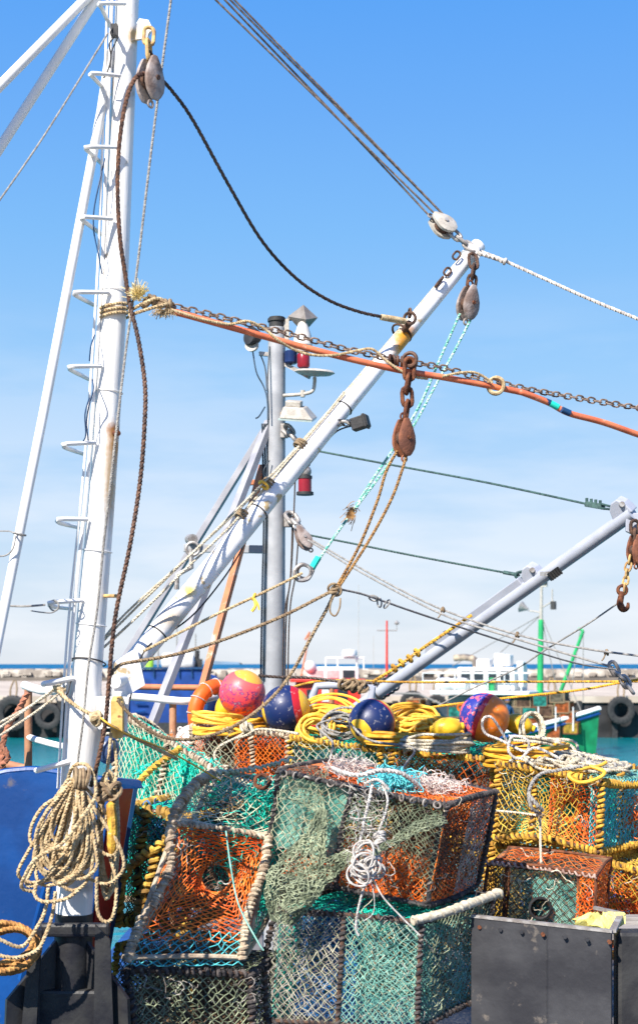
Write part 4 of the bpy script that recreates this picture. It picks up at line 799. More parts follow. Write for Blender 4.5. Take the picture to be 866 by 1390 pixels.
mb = MB(); 
for k in range(90):
    a = P(478+RNG.normal(0, 3), 694+RNG.normal(0, 5), 6.87); strands(mb, np.array([a]), np.array([a+V(RNG.normal(-.012, .01), 0, RNG.normal(-.02, .014))]), .002)
mb.build('frayed_splice', M['brownrope'], t)
mb = MB(); tube(mb, cat(PP((424, 772, 6.67), (410, 766, 6.65), (400, 775, 6.65), (404, 787, 6.65), (418, 786, 6.66), (425, 774, 6.67)), 6), .009, 8); torus(mb, P(413, 776, 6.66), (.1, 1, .1), .03, .006, 18, 6); single('rope_thimble', 'grey thimble eye joining the green rope to the brown rope', 'thimble', mb, M['galv'])
# brown and beige running ropes
mb = MB(); rope(mb, cat(PP((410, 778, 6.65), (385, 791, 6.6), (350, 808, 6.5), (290, 836, 6.4), (230, 866, 6.3), (195, 884, 6.25)), 8), .0072); single('guy_rope', 'brown rope running from the thimble eye down left across the boom', 'rope', mb, M['beige'])
mb = MB(); torus(mb, P(345, 810, 6.47), (1, 0, -.4), .014, .006, 12, 6); tube(mb, cat(PP((345, 812, 6.46), (347, 822, 6.45), (342, 830, 6.45)), 4), .007, 6); tube(mb, cat(PP((345, 812, 6.46), (350, 820, 6.45), (352, 828, 6.45)), 4), .005, 6); single('yellow_marker', 'small yellow cord tied on the brown rope left of the grey mast', 'cord', mb, M['brightyellow'])
mb = MB(); rope(mb, cat(PP((455, 800, 6.4), (430, 813, 6.35), (380, 838, 6.3), (310, 866, 6.2), (240, 888, 6.1), (190, 897, 6.05), (165, 902, 6.02), (152, 914, 6.0), (147, 930, 6.04)), 8), .0085); single('slack_rope', 'long drab rope from the knot down to the boom foot at the mast', 'rope', mb, M['darkbeige'])
mb = MB(); rope(mb, cat(PP((455, 802, 6.4), (444, 826, 6.4), (425, 860, 6.4), (395, 915, 6.4), (368, 948, 6.35), (335, 975, 6.3), (300, 994, 6.2), (255, 1004, 6.1), (215, 998, 6.05), (182, 975, 6.02), (160, 950, 6.0)), 8), .0085); single('slack_rope', 'drab rope sagging in a bow in front of the pink buoy', 'rope', mb, M['darkbeige'])
mb = MB()
for k in range(5): torus(mb, P(455+RNG.uniform(-4, 4), 801+RNG.uniform(-4, 4), 6.38), RNG.normal(0, 1, 3), .022, .006, 14, 6)
tube(mb, cat(PP((458, 803, 6.37), (450, 815, 6.36), (448, 830, 6.36), (455, 836, 6.36), (461, 825, 6.36), (462, 812, 6.37)), 6), .0045, 6)
single('rope_knot', 'bunched knot where the brown falls meet the slack ropes', 'knot', mb, M['darkbeige'])
mb = MB(); rope(mb, cat(PP((462, 800, 6.4), (490, 806, 6.5), (520, 816, 6.6), (560, 830, 6.8), (620, 850, 7.2), (700, 876, 7.8), (780, 900, 8.3), (835, 909, 8.6)), 8), .0058)
for x, y in ((507, 812), (515, 818), (525, 820)): torus(mb, P(x, y, 6.56), RNG.normal(0, 1, 3), .022, .004, 14, 5)
single('wire_stay', 'thin grey line with small knots running right from the rope knot', 'line', mb, M['greyrope'])
# ================================================================ grey mast with lamps
GD = 11.0
gfoot = V(P(372, 901, GD)[0], GD, 1.66)
gm = thing('grey_mast', 'grey steel mast behind the boom carrying lamps and a small antenna', 'mast', gfoot)
g0 = P(376, 445, GD); g1 = P(372, 928, GD)
mb = MB(); tube(mb, np.array([g0, (g0+g1)/2, g1, gfoot]), [.066, .076, .086, .088], 22); mb.build('pole', M['grey'], gm)
mb = MB(); cyl(mb, P(376, 444, GD), P(376, 431, GD), .062, n=18); cyl(mb, P(376, 437, GD), P(376, 433, GD), .072, n=18); mb.build('top_cap', M['black'], gm)
mb = MB(); cyl(mb, P(376, 462, GD), P(376, 445, GD), .058, n=18); box(mb, P(388, 448, GD), (.05, .06, .16)); mb.build('lamp_bracket', M['lampwhite'], gm)
# radar reflector: two interlocked pyramids
mb = MB(); c = P(412, 433, GD-.05); pts = [c+V(0, 0, .11), c+V(.11, 0, .01), c+V(.02, -.11, -.03), c+V(-.12, .0, .02), c+V(-.02, .11, .03), c+V(.0, 0, -.11)]
mb.add(pts, None, [[0, 2, 1], [0, 3, 2], [0, 4, 3], [0, 1, 4], [5, 1, 2], [5, 2, 3], [5, 3, 4], [5, 4, 1]]); cyl(mb, P(390, 433, GD), P(404, 433, GD), .014); mb.build('radar_reflector', M['reflector'], gm, smooth=False)
mb = MB(); lathe(mb, P(411, 478, GD-.1), (0, 0, 1), [(.05, 0), (.055, .02), (.075, .05), (.065, .13), (.035, .22), (.01, .24)], 18); mb.build('white_lamp', M['lampclear'], gm)
mb = MB(); lathe(mb, P(412, 499, GD-.1), (0, 0, 1), [(.04, 0), (.048, .01), (.048, .1), (.04, .11)], 18); mb.build('red_lamp', M['lampred'], gm)
mb = MB(); lathe(mb, P(395, 494, GD-.05), (0, 0, 1), [(.04, 0), (.05, .01), (.05, .09), (.04, .1)], 16); mb.build('blue_lamp', M['lampblue'], gm)
mb = MB(); bar(mb, P(383, 492, GD), P(420, 512, GD-.1), .04, .03); mb.build('lamp_arm', M['galv'], gm)
mb = MB(); lathe(mb, P(427, 511, GD-.12), (.05, -.1, 1), [(.02, 0), (.12, .012), (.155, .03), (.14, .045), (.02, .06)], 28); mb.build('disc_antenna', M['lampwhite'], gm)
mb = MB(); tube(mb, cat(PP((385, 537, GD-.05), (410, 535, GD-.1), (424, 531, GD-.12), (427, 520, GD-.12), (427, 512, GD-.12)), 6), .014, 10); cyl(mb, P(411, 530, GD-.1), P(411, 539, GD-.1), .018); mb.build('antenna_arm', M['lampwhite'], gm)
fl = thing('floodlight', 'pale rectangular floodlight fixed right of the grey mast', 'lamp', P(403, 572, GD-.15))
c = P(404, 560, GD-.2); ax = [nrm(V(1, -.2, -.1)), nrm(V(.2, 1, .3)), V(0, 0, 1)]; ax[2] = np.cross(ax[0], ax[1])
mb = MB(); h1 = [(-.12, -.1, -.04), (.14, -.1, -.04), (.14, .1, -.04), (-.12, .1, -.04)]; h2 = [(-.10, -.07, .045), (.06, -.07, .045), (.06, .07, .045), (-.10, .07, .045)]
v = [c+ax[0]*a+ax[1]*b+ax[2]*d for a, b, d in h1+h2]; mb.add(v, [[0, 1, 5, 4], [1, 2, 6, 5], [2, 3, 7, 6], [3, 0, 4, 7], [4, 5, 6, 7], [3, 2, 1, 0]]); box(mb, c+ax[2]*.065-ax[0]*.03, (.12, .09, .045), ax); hs_ = mb.build('housing', M['lampwhite'], fl, smooth=False, bevel=.008)
mb = MB(); box(mb, c-ax[2]*.048, (.26, .2, .012), ax); mb.build('lens', M['lens'], hs_, smooth=False)
mb = MB(); cyl(mb, P(384, 562, GD-.05), P(394, 560, GD-.15), .02); mb.build('arm', M['yellowrust'], fl)
t = thing('loudhailer', 'dark round horn at the left side of the grey mast top', 'horn', P(347, 478, GD-.05))
mb = MB(); lathe(mb, P(352, 460, GD), (-.6, -.5, .1), [(.03, 0), (.06, .03), (.075, .09), (.07, .1)], 18); mb.build('horn', M['black'], t)
mb = MB(); lathe(mb, P(345, 471, GD), (-.2, -.5, .1), [(.03, 0), (.05, .02), (.055, .05)], 14); mb.build('lens', M['lampwhite'], t)
mb = MB(); bar(mb, P(352, 480, GD), P(372, 482, GD), .03, .03); mb.build('bracket', M['galv'], t)
mb = MB()
for a in ([(343, 475, GD), (348, 505, GD), (358, 525, GD), (363, 545, GD-.05), (364, 580, GD-.05)], [(352, 478, GD), (360, 500, GD), (362, 530, GD-.05)], [(360, 552, GD), (352, 565, GD), (347, 568, GD)], [(366, 470, GD-.05), (363, 520, GD-.1), (365, 570, GD-.1)]): tube(mb, cat(PP(*a), 6), .006, 5)
for x in (356, 359, 362): tube(mb, cat(PP((x, 575, GD-.05), (x+2, 700, GD-.05), (x, 800, GD-.05), (x-2, 925, GD-.05)), 6), .008, 5)
tube(mb, cat(PP((366, 625, GD-.1), (358, 640, GD-.12), (362, 655, GD-.1)), 6), .005, 5)
single('cable_bundle', 'blue black cables clipped down the left side of the grey mast', 'cable', mb, mat('blue_black_cable', (.03, .06, .1), (.02, .03, .04), .5))
# red lamp hanging below boom level
t = thing('signal_lamp', 'red signal lamp right of the grey mast just under the boom', 'lamp', P(414, 672, GD-.2))
mb = MB(); cyl(mb, P(414, 668, GD-.2), P(414, 650, GD-.2), .05, n=18); mb.build('lens', M['lampred'], t)
mb = MB(); cyl(mb, P(414, 672, GD-.2), P(414, 668, GD-.2), .065, n=18); cyl(mb, P(414, 650, GD-.2), P(414, 646, GD-.2), .055, n=18); cyl(mb, P(414, 632, GD-.2), P(414, 622, GD-.2), .04, n=12); mb.build('cap', M['black'], t)
mb = MB(); sphere(mb, P(414, 640, GD-.2), .05, n=14); cyl(mb, P(385, 642, GD-.05), P(410, 641, GD-.2), .018); mb.build('holder', M['galv'], t)
# A-frame struts
def bars(name, label, a, b, w, m, **k): mb = MB(); bar(mb, P(*a), P(*b), w, w*.8); return single(name, label, 'strut', mb, M[m], smooth=False, bevel=.004, **k)
bars('mast_strut', 'pale square strut leaning left from the grey mast down past the blue boat', (366, 572, 11.0), (125, 1195, 9.8), .066, 'strutshade')
bars('mast_strut', 'orange square strut leaning left below the grey mast to the traps', (357, 632, 11.0), (212, 1166, 9.95), .052, 'orangepipe')
bars('mast_strut', 'upper grey strut leaning far left from the grey mast behind the boom', (362, 580, 11.2), (152, 922, 11.5), .062, 'strutshade')
mb = MB(); bar(mb, P(328, 655, 11), P(352, 655, 11), .05, .04); single('cross_strut', 'tiny orange brown strut joining the leaning struts near the top', 'strut', mb, M['orangepipe'], smooth=False, bevel=.004)
mb = MB(); bar(mb, P(250, 744, 11.0), P(362, 746, 10.98), .06, .06); single('cross_strut', 'short grey horizontal strut joining the leaning struts to the grey mast', 'strut', mb, M['grey'], smooth=False, bevel=.004)
mb = MB(); cyl(mb, P(258, 732, 11.0), P(262, 732, 10.9), .04); torus(mb, P(262, 745, 10.9), (0, 1, 0), .05, .012); tube(mb, np.array(PP((260, 745, 10.9), (260, 770, 10.9), (241, 780, 10.9), (240, 800, 10.9))), .02, 8); single('strut_tackle', 'small grey tackle hanging on the far left strut', 'tackle', mb, M['galv'])
mb = MB()
for x, xb, y0_ in ((401, 385, 640), (406, 392, 715), (397, 388, 700)): tube(mb, cat(PP((x, y0_, GD-.1), ((x+xb)/2+2, 780, GD-.1), (xb, 855, GD-.1), (xb-2, 1100, GD-.1)), 6), .0065, 5)
single('halyard_group', 'thin dark halyards hanging down the right side of the grey mast', 'rope', mb, M['wire'])
t = chainthing('galvanised links and shackle under the floodlight on the grey mast', PP((388, 580, GD-.1), (394, 588, GD-.12), (402, 598, GD-.15)), M['galv'], r=.016, W=.07)
for c_ in ((391, 706), (386, 585)): mb = MB(); box(mb, P(*c_, GD-.05), (.06, .04, .11)); mb.build('lug', M['galv'], gm, smooth=False, bevel=.006)
chainthing('galvanised links between the grey mast lug and the stay tensioner', PP((393, 698, GD-.1), (400, 708, GD-.15), (408, 716, GD-.2)), M['galv'], r=.016, W=.08)
block(P(412, 731, GD-.3), (.5, -.1, -.8), (.4, -.8, 0), .2, .1, .07, M['blocktop'], M['galv'], 'small pale shackle block beside the grey mast at the stay end')
# ================================================================ right boom
r0 = P(430, 1000, 11.35); r1 = P(858, 696, 9.2); rd = nrm(r1-r0)
rb_ = thing('grey_boom', 'blue grey boom rising to the right edge over the green boat', 'boom', r0)
mb = MB(); tube(mb, np.array([r0+(r1-r0)*a for a in np.linspace(0, 1, 12)]), .048, 20); mb.build('spar', M['greyboom'], rb_)
mb = MB(); a_ = r0+(r1-r0)*.40; b_ = r0+(r1-r0)*.71; up = nrm(np.cross(rd, V(0, 1, 0))*1); up = up if up[2] > 0 else -up
plate(mb, [a_+up*.03, a_+(b_-a_)*.08+up*.092, b_+up*.092, b_+up*.03], .05); mb.build('stiffener', M['greyboom'], rb_, smooth=False, bevel=.006)
for k, (x, y) in enumerate(((727, 784), (848, 696))):
    mb = MB(); c = P(x, y, 9.78-k*.53); plate(mb, [c+rd*-.09+up*-.02, c+rd*-.06+up*.07, c+rd*-.02+up*.105, c+rd*.03+up*.105, c+rd*.055+up*.06, c+rd*.07+up*-.02], .10); 
    mb.build('saddle_plate', M['greyboom'], rb_, smooth=False, bevel=.008)
    mb = MB(); cyl(mb, c+up*.06+V(0, -.08, 0), c+up*.06+V(0, .08, 0), .018, n=10); mb.build('bolt', M['galv'], rb_)
mb = MB(); c = P(857, 709, 9.2); plate(mb, [c+V(-.04, 0, .06), c+V(.08, 0, .06), c+V(.08, 0, -.03), c+V(.02, 0, -.09), c+V(-.04, 0, -.06)], .03); mb.build('head_plate', M['greyboom'], rb_, smooth=False, bevel=.006)
mb = MB()
for k in range(4): torus(mb, P(515+k*6, 939-k*4, 10.85), rd, .062, .009, 16, 6)
mb.build('black_lashing', M['black'], rb_)
t = thing('work_lamp', 'small black ribbed lamp under the middle of the right grey boom', 'lamp', P(752, 787, 9.8))
mb = MB(); c = P(752, 779, 9.5); box(mb, c, (.1, .06, .055), [rd, V(0, 1, 0), up]); 
for k in range(5): box(mb, c+rd*(-.04+.02*k)-V(0, .033, 0), (.006, .02, .06), [rd, V(0, 1, 0), up])
mb.build('housing', M['black'], t, smooth=False); mb = MB(); bar(mb, P(735, 779, 9.62), P(746, 779, 9.52), .03, .03); mb.build('bracket', M['galv'], t)
block(P(862, 747, 9.15), (.03, 0, -1), (.5, -.8, 0), .2, .1, .07, M['blockrust'], M['rust'], 'rusty pulley block under the right boom tip at the right edge')
chainthing('short links holding the block at the right boom tip', PP((861, 710, 9.15), (861, 722, 9.15), (861, 734, 9.15)), M['darkrust'], r=.012, W=.055)
t = thing('cargo_hook', 'rusty steel hook hanging on a twisted chain at right edge', 'hook', P(845, 828, 9.15))
mb = MB(); chain(mb, cat(PP((855, 755, 9.15), (850, 780, 9.15), (847, 803, 9.15)), 6), .06, .008); mb.build('chain', M['yellowrust'], t)
mb = MB(); hp = cat(PP((844, 803, 9.15), (842, 812, 9.15), (841, 820, 9.15), (845, 827, 9.15), (851, 825, 9.15), (852, 818, 9.15)), 5); tube(mb, hp, np.interp(np.linspace(0, 1, len(hp)), [0, .5, 1], [.018, .024, .008]), 10); torus(mb, P(844, 801, 9.15), (0, 1, 0), .028, .012, 14, 7); mb.build('hook', M['rust'], t)
# ================================================================ lines on the right
def line(name, label, pts, r, m, cat_='line', lay=False, extra=None):
    mb = MB(); (rope(mb, cat(PP(*pts), 8), r) if lay else tube(mb, cat(PP(*pts), 8), r, 6))
    if extra: extra(mb)
    return single(name, label, cat_, mb, M[m])
def ex1(mb):
    c = P(806, 686, 9.35); d = nrm(P(835, 691, 9.3)-c); bar(mb, c-d*.06, c+d*.07, .035, .035)
    for k in range(4): cyl(mb, c+d*(k*.03-.05), c+d*(k*.03-.05)+V(0, 0, .04), .01, n=6)
    tube(mb, np.array(PP((815, 684, 9.3), (834, 689, 9.3), (834, 692, 9.3), (815, 690, 9.3))), .008, 6)
line('stay_line', 'dark green stay with clamps from the white boom to the right boom tip', [(425, 611, 10.6), (520, 629, 10.4), (660, 655, 9.9), (800, 685, 9.4)], .0075, 'greenline', extra=ex1)
def ex2(mb): torus(mb, P(707, 781, 10.0), (0, 1, .2), .04, .012, 18, 7, sx=.6); tube(mb, np.array(PP((683, 777, 10.05), (700, 780, 10.02))), .014, 7)
line('stay_line', 'dark green stay ending in a thimble halfway up the right boom', [(418, 726, 10.7), (480, 738, 10.6), (560, 754, 10.4), (640, 769, 10.2), (705, 781, 10.0)], .0085, 'greenline', lay=True, extra=ex2)
line('wire_stay', 'upper of two close grey wires crossing the right boom', [(418, 730, 10.7), (480, 766, 10.5), (560, 809, 10.2), (620, 835, 10.0), (700, 861, 9.7), (780, 878, 9.4), (890, 893, 9.1), (1300, 940, 8.8)], .0072, 'greyrope')
line('wire_stay', 'lower of two close grey wires ending at the hanging shackle', [(418, 733, 10.6), (478, 770, 10.4), (555, 812, 10.1), (615, 840, 9.9), (690, 864, 9.6), (760, 885, 9.3), (832, 906, 9.1)], .0072, 'greyrope')
chainthing('dull galvanised shackle and links hanging low at the right edge', PP((830, 902, 9.1), (836, 913, 9.1), (845, 921, 9.1), (851, 930, 9.1), (857, 938, 9.1)), M['galv'], r=.012, W=.05, name='shackle')
for x, y, d_, lb_ in ((600, 827, 10.05, 'leftmost small knot on the grey wires at the right boom'), (701, 861, 9.7, 'middle small knot where the grey wires separate over the green boat'), (822, 885, 9.25, 'rightmost small knot on the upper grey wire near the right edge')):
    mb = MB(); torus(mb, P(x, y, d_), V(1, .2, -.4), .014, .008, 12, 6); torus(mb, P(x+2, y+1, d_), V(1, -.3, .1), .014, .008, 12, 6); tube(mb, cat(PP((x, y, d_), (x-3, y+8, d_), (x-6, y+12, d_)), 4), .005, 5)
    single('rope_knot', lb_, 'knot', mb, M['darkbeige'])
line('wire_stay', 'thin line from the cargo hook down left across the green boat mast', [(842, 816, 9.15), (800, 845, 9.3), (740, 882, 9.6), (700, 908, 9.8), (640, 935, 10), (575, 968, 10.2)], .006, 'greyrope')
line('mooring_line', 'yellow beige line stretched level across the pier behind the buoys', [(385, 937, 10.5), (440, 924, 10.3), (560, 926, 10.2), (700, 925.5, 10.1), (900, 925, 10), (1400, 924, 9.8)], .0095, 'yellowbind', cat_='rope', lay=True)
line('mooring_line', 'yellow rope sloping up right behind the multicoloured buoy', [(540, 968, 9.8), (600, 958, 9.8), (700, 946, 9.8), (790, 936, 9.7), (900, 917, 9.6), (1400, 840, 9.4)], .0095, 'yellow', cat_='rope', lay=True)
line('wire_rope', 'dark twisted wire rope crossing level in front of the red cabin', [(352, 917, 10.3), (380, 919, 10.2), (420, 920, 10.1), (470, 926, 10.0), (510, 927, 9.9)], .012, 'wire', lay=True)
def ex3(mb):
    for x, y in ((545, 900), (556, 894), (566, 886), (535, 907)): torus(mb, P(x, y, 9.9), (1, .3, .6), .025, .012, 14, 6)
line('lashing_rope', 'knotted golden rope slanting up toward the right boom', [(505, 926, 9.9), (530, 911, 9.9), (548, 899, 9.9), (572, 881, 9.9), (600, 862, 10), (640, 835, 10)], .013, 'yellowbind', cat_='rope', lay=True, extra=ex3)
mb = MB()
for k in range(12): torus(mb, P(475+RNG.uniform(-10, 25), 930+RNG.uniform(-4, 6), 9.9), RNG.normal(0, 1, 3), .035, .011, 14, 6)
single('rope_bunch', 'bunched brown rope where the lines meet beside the red cabin', 'rope', mb, M['darkbeige'])
# ================================================================ rails
def rail(label, segs, name='guard_rail', group=None):
    t = thing(name, label, 'railing', P(*segs[0][1][0]))
    for nm, pts, r, m in segs: mb = MB(); tube(mb, resample(cat(PP(*pts), 6), .08)[0], r, 12); mb.build(nm, M[m], t)
    return t
def stay_down(x, d, y0): return [(x, y0, d), (x, y0+.001+F*((EYE+(901-y0)/F*d)-1.66)/d, d)]
rail('white and orange curved guard rail left of the mast over turquoise water', [('top_rail', [(34, 930, 8.6), (48, 935, 8.5), (66, 938, 8.45), (90, 934, 8.4), (110, 927, 8.4)], .026, 'whitebrace'), ('post', stay_down(39, 8.58, 932), .024, 'brownpost'),
      ('middle_rail', [(38, 1000, 8.58), (60, 1007, 8.5), (90, 1014, 8.4), (120, 1016, 8.4)], .020, 'whitebrace'), ('lower_rail', [(-30, 1024, 8.8), (5, 1036, 8.7), (38, 1044, 8.6)], .026, 'brownpost')])
rail('white guard rail between the mast and the traps with an orange brown post', [('top_rail', [(160, 945, 9.6), (200, 947, 9.6), (258, 952, 9.6), (300, 944, 9.9)], .026, 'whitebrace'), ('post', stay_down(235, 9.62, 955), .025, 'brownpost')])
rail('upper orange guard rail in front of the blue boat', [('top_rail', [(168, 932, 11), (230, 933, 11), (310, 934, 11)], .024, 'orangepipe'), ('post', stay_down(300, 11, 936), .024, 'orangepipe')])
rail('pale guard rail standing in front of the red cabin', [('top_rail', [(425, 960, 10.6), (426, 935, 10.6), (440, 931, 10.6), (500, 931, 10.6), (503, 945, 10.6), (503, 965, 10.6)], .03, 'greyboom'), ('post', stay_down(450, 10.6, 933), .02, 'brownpost')])
mb = MB(); rope(mb, cat(PP((38, 940, 8.4), (25, 965, 8.4), (12, 985, 8.4), (4, 1015, 8.4), (6, 1060, 8.4)), 8), .020); rope(mb, cat(PP((2, 1010, 8.35), (12, 1030, 8.35), (-10, 1045, 8.35)), 8), .018); single('red_rope', 'thick faded red brown rope slung on the left guard rail', 'rope', mb, mat('faded_red_rope', (.42, .17, .1), (.25, .1, .06), .85, scale=30))
mb = MB(); rope(mb, cat(PP((78, 932, 6.1), (88, 946, 6.06), (110, 962, 6.03), (135, 975, 6.02), (150, 985, 6.05), (200, 1010, 6.3), (240, 1030, 6.6)), 8), .0095)
for k in range(5): torus(mb, P(131+RNG.uniform(-3, 3), 973+RNG.uniform(-4, 6), 6.0), RNG.normal(0, 1, 3), .02, .009, 14, 6)
for k in range(3): torus(mb, P(80+k*2, 934+k*3, 6.1), RNG.normal(0, 1, 3), .02, .008, 14, 6)
single('knotted_rope', 'beige rope with a fuzzy knot tied across the foot of the white mast', 'rope', mb, M['beige'])
mb = MB(); tube(mb, cat(PP((134, 972, 5.98), (165, 993, 6.02), (230, 1020, 6.5), (300, 1060, 6.9)), 8), .004, 6); single('twine', 'thin yellow cord stretched from the mast knot over the teal net', 'cord', mb, M['brightyellow'])

# ================================================================ blue bow plate at lower left, coil of rope
bl = thing('blue_bulwark', 'blue painted steel bulwark with rounded top and red inner edge at lower left', 'bulwark', P(90, 1390, 6.7))
poly = PP((-90, 1085, 6.75), (-30, 1062, 6.75), (0, 1050, 6.75), (25, 1046, 6.75), (50, 1045, 6.75), (80, 1049, 6.75), (120, 1056, 6.75), (155, 1060, 6.75), (118, 1300, 6.75), (105, 1560, 6.75), (-90, 1560, 6.75))
mb = MB(); plate(mb, poly, .03); mb.build('face_plate', M['bluepaint'], bl, smooth=False, bevel=.006)
mb = MB(); plate(mb, PP((156, 1061, 6.76), (180, 1064, 6.95), (141, 1300, 6.95), (119, 1300, 6.76)), .02); mb.build('inner_red_side', M['redpaint'], bl, smooth=False)
mb = MB(); plate(mb, PP((186, 1064, 7.02), (150, 1064, 7.4), (120, 1300, 7.4), (146, 1300, 7.02)), .02); mb.build('back_plate', M['navy'], bl, smooth=False)
mb = MB(); tube(mb, cat(PP((-90, 1085, 6.75), (-30, 1062, 6.75), (0, 1050, 6.75), (25, 1046, 6.75), (50, 1045, 6.75), (80, 1049, 6.75), (120, 1056, 6.75), (155, 1060, 6.77), (187, 1063, 7.0)), 6), .018, 8); mb.build('rim', M['bluepaint'], bl)
mb = MB(); plate(mb, PP((62, 1195, 6.6), (72, 1195, 6.62), (40, 1330, 6.62), (26, 1330, 6.6)), .03); mb.build('stiffener', M['bluepaint'], bl, smooth=False)
mb = MB(); plate(mb, PP((135, 1058, 6.3), (190, 1060, 6.7), (192, 1070, 6.7), (135, 1072, 6.3)), .015); mb.build('cap_plate', mat('light_blue_paint', (.01, .2, .5), None, .4, scale=4), bl, smooth=False)
t = thing('winch_step', 'black steel base block around the white mast foot', 'mast step', P(95, 1390, 6.2))
mb = MB(); box(mb, P(98, 1390, 6.25), (.30, .28, .36)); mb.build('block', M['blackpaint'], t, smooth=False, bevel=.015); mb = MB(); bar(mb, P(55, 1262, 6.1), P(150, 1262, 6.1), .04, .06); mb.build('cross_bar', M['blackpaint'], t, smooth=False, bevel=.015)
mb = MB(); plate(mb, PP((42, 1262, 6.05), (58, 1262, 6.05), (50, 1400, 6.05), (30, 1400, 6.05)), .02); plate(mb, PP((130, 1255, 6.05), (150, 1275, 6.05), (155, 1400, 6.05), (128, 1400, 6.05)), .02); mb.build('side_plate', M['blackpaint'], t, smooth=False)

def coilpath(c, e1, e2, rx, ry, turns, th=.05, jit=.18, n3=None, ppt=18):
    n3 = np.cross(e1, e2) if n3 is None else n3; pts = []; N_ = int(turns*ppt); k = 0
    kr = 1+np.interp(np.arange(N_), np.arange(0, N_+ppt, ppt*.7), RNG.uniform(-jit, jit*.6, len(np.arange(0, N_+ppt, ppt*.7))))
    ox = np.interp(np.arange(N_), np.arange(0, N_+ppt, ppt), RNG.normal(0, jit*.25, len(np.arange(0, N_+ppt, ppt)))); oy = np.interp(np.arange(N_), np.arange(0, N_+ppt, ppt), RNG.normal(0, jit*.25, len(np.arange(0, N_+ppt, ppt))))
    oz = np.interp(np.arange(N_), np.arange(0, N_+5, 5), RNG.uniform(-1, 1, len(np.arange(0, N_+5, 5))))
    for i in range(N_):
        a = i*2*PI/ppt; pts.append(c+e1*(math.cos(a)*kr[i]+ox[i])*rx+e2*(math.sin(a)*kr[i]+oy[i])*ry+n3*(oz[i]*th*.5+th*.3*math.sin(i/N_*PI*5)))
    return cat(pts, 3)
t = thing('rope_coil', 'large hank of pale beige rope hung in loops on the white mast', 'rope coil', P(100, 1250, 6.0))
X = V(1, 0, 0); Y = V(0, 1, 0); Z = V(0, 0, 1)
mb = MB()
pts = []; tp = P(104, 1062, 5.99)
for k in range(29):
    w_ = RNG.uniform(.05, .185); h_ = RNG.uniform(.26, .45); ln = RNG.normal(-.05, .055); dd_ = RNG.uniform(-.05, .04); ph = RNG.uniform(-.4, .4); sk = RNG.normal(0, .03)
    for a in np.arange(14)*2*PI/14:
        q_ = (1-math.cos(a))/2; pts.append(tp+V(w_*math.sin(a+ph*q_)*(.30+.70*q_)+ln*q_+RNG.normal(0, .004), dd_*math.sin(a)-.03*q_+RNG.normal(0, .004), -h_*q_**.9+sk*math.sin(a)+RNG.normal(0, .004)))
rope(mb, cat(pts, 4), .0082); mb.build('loops', M['beige'], t)
mb = MB()
rope(mb, cat(PP((92, 1060, 6.05), (100, 1040, 6.0), (118, 1038, 5.98), (128, 1055, 5.96), (130, 1080, 5.94), (115, 1105, 5.9), (85, 1145, 5.88), (50, 1165, 5.88), (34, 1190, 5.9), (30, 1205, 5.92), (45, 1210, 5.94)), 8), .0088)
rope(mb, cat(PP((66, 1205, 5.93), (62, 1235, 5.92), (50, 1260, 5.9), (30, 1285, 5.88), (0, 1275, 5.85), (-20, 1265, 5.85)), 8), .0088); rope(mb, cat(PP((76, 1210, 5.93), (72, 1240, 5.92), (62, 1270, 5.9), (50, 1290, 5.88), (20, 1300, 5.86), (-20, 1292, 5.85)), 8), .0088)
rope(mb, cat(PP((132, 1190, 5.95), (132, 1230, 5.95), (138, 1248, 5.95), (150, 1250, 5.95), (157, 1230, 5.96), (158, 1195, 5.98), (150, 1165, 6)), 8), .0085)
rope(mb, cat(PP((50, 1200, 5.9), (48, 1215, 5.88), (60, 1224, 5.87), (90, 1220, 5.87), (110, 1205, 5.88)), 8), .0088); mb.build('loose_end', M['beige'], t)
mb = MB()
for k in range(4): torus(mb, P(103+k*5, 1057+RNG.uniform(-2, 2), 5.97), (1, .3, RNG.uniform(-.3, .3)), .04, .009, 16, 6)
mb.build('binding', M['darkbeige'], t)
t = thing('rope_hank', 'drab and yellow rope hank hanging from the cleat right of the mast', 'rope coil', P(150, 1200, 6.1))
mb = MB(); rope(mb, coilpath(P(147, 1130, 6.06), X, Z, .035, .24, 7, .06, .3), .0085); rope(mb, cat(PP((151, 995, 6.05), (148, 1030, 6.03), (144, 1068, 6.0), (152, 1075, 6.0), (159, 1045, 6.02), (155, 1005, 6.04)), 8), .008); mb.build('loops', M['beige'], t)
mb = MB()
for k in range(10): torus(mb, P(148+RNG.uniform(-9, 9), 1076+RNG.uniform(-8, 8), 6.0), RNG.normal(0, 1, 3), .026, .0085, 14, 6)
mb.build('knot', M['darkbeige'], t)
mb = MB(); tube(mb, cat(PP((150, 1088, 5.98), (153, 1120, 5.97), (152, 1160, 5.97)), 5), np.interp(np.linspace(0, 1, 11), [0, .1, .8, 1], [.006, .02, .022, .01]), 8); mb.build('yellow_bundle', M['yellowbind'], t)
mb = MB(); rope(mb, coilpath(P(5, 1290, 6.0), X, nrm(V(0, .5, .6)), .16, .12, 6, .1, .3), .012); single('orange_rope_coil', 'coil of orange brown rope at the bottom left corner', 'rope coil', mb, mat('orange_brown_rope', (.5, .26, .08), (.3, .14, .04), .85, scale=30))
t = thing('buoy', 'small slate blue buoy hanging just right of the white mast foot', 'buoy', P(147, 1034, 6.5)); mb = MB(); sphere(mb, P(147, 1018, 6.5), .052, axis=(.1, 0, 1), sz=1.25); mb.build('ball', mat('slate_blue_buoy', (.06, .1, .22), None, .35), t); mb = MB(); torus(mb, P(147, 999, 6.5), (0, 1, 0), .012, .006, 12, 6); mb.build('rope_eye', M['palerope'], t)
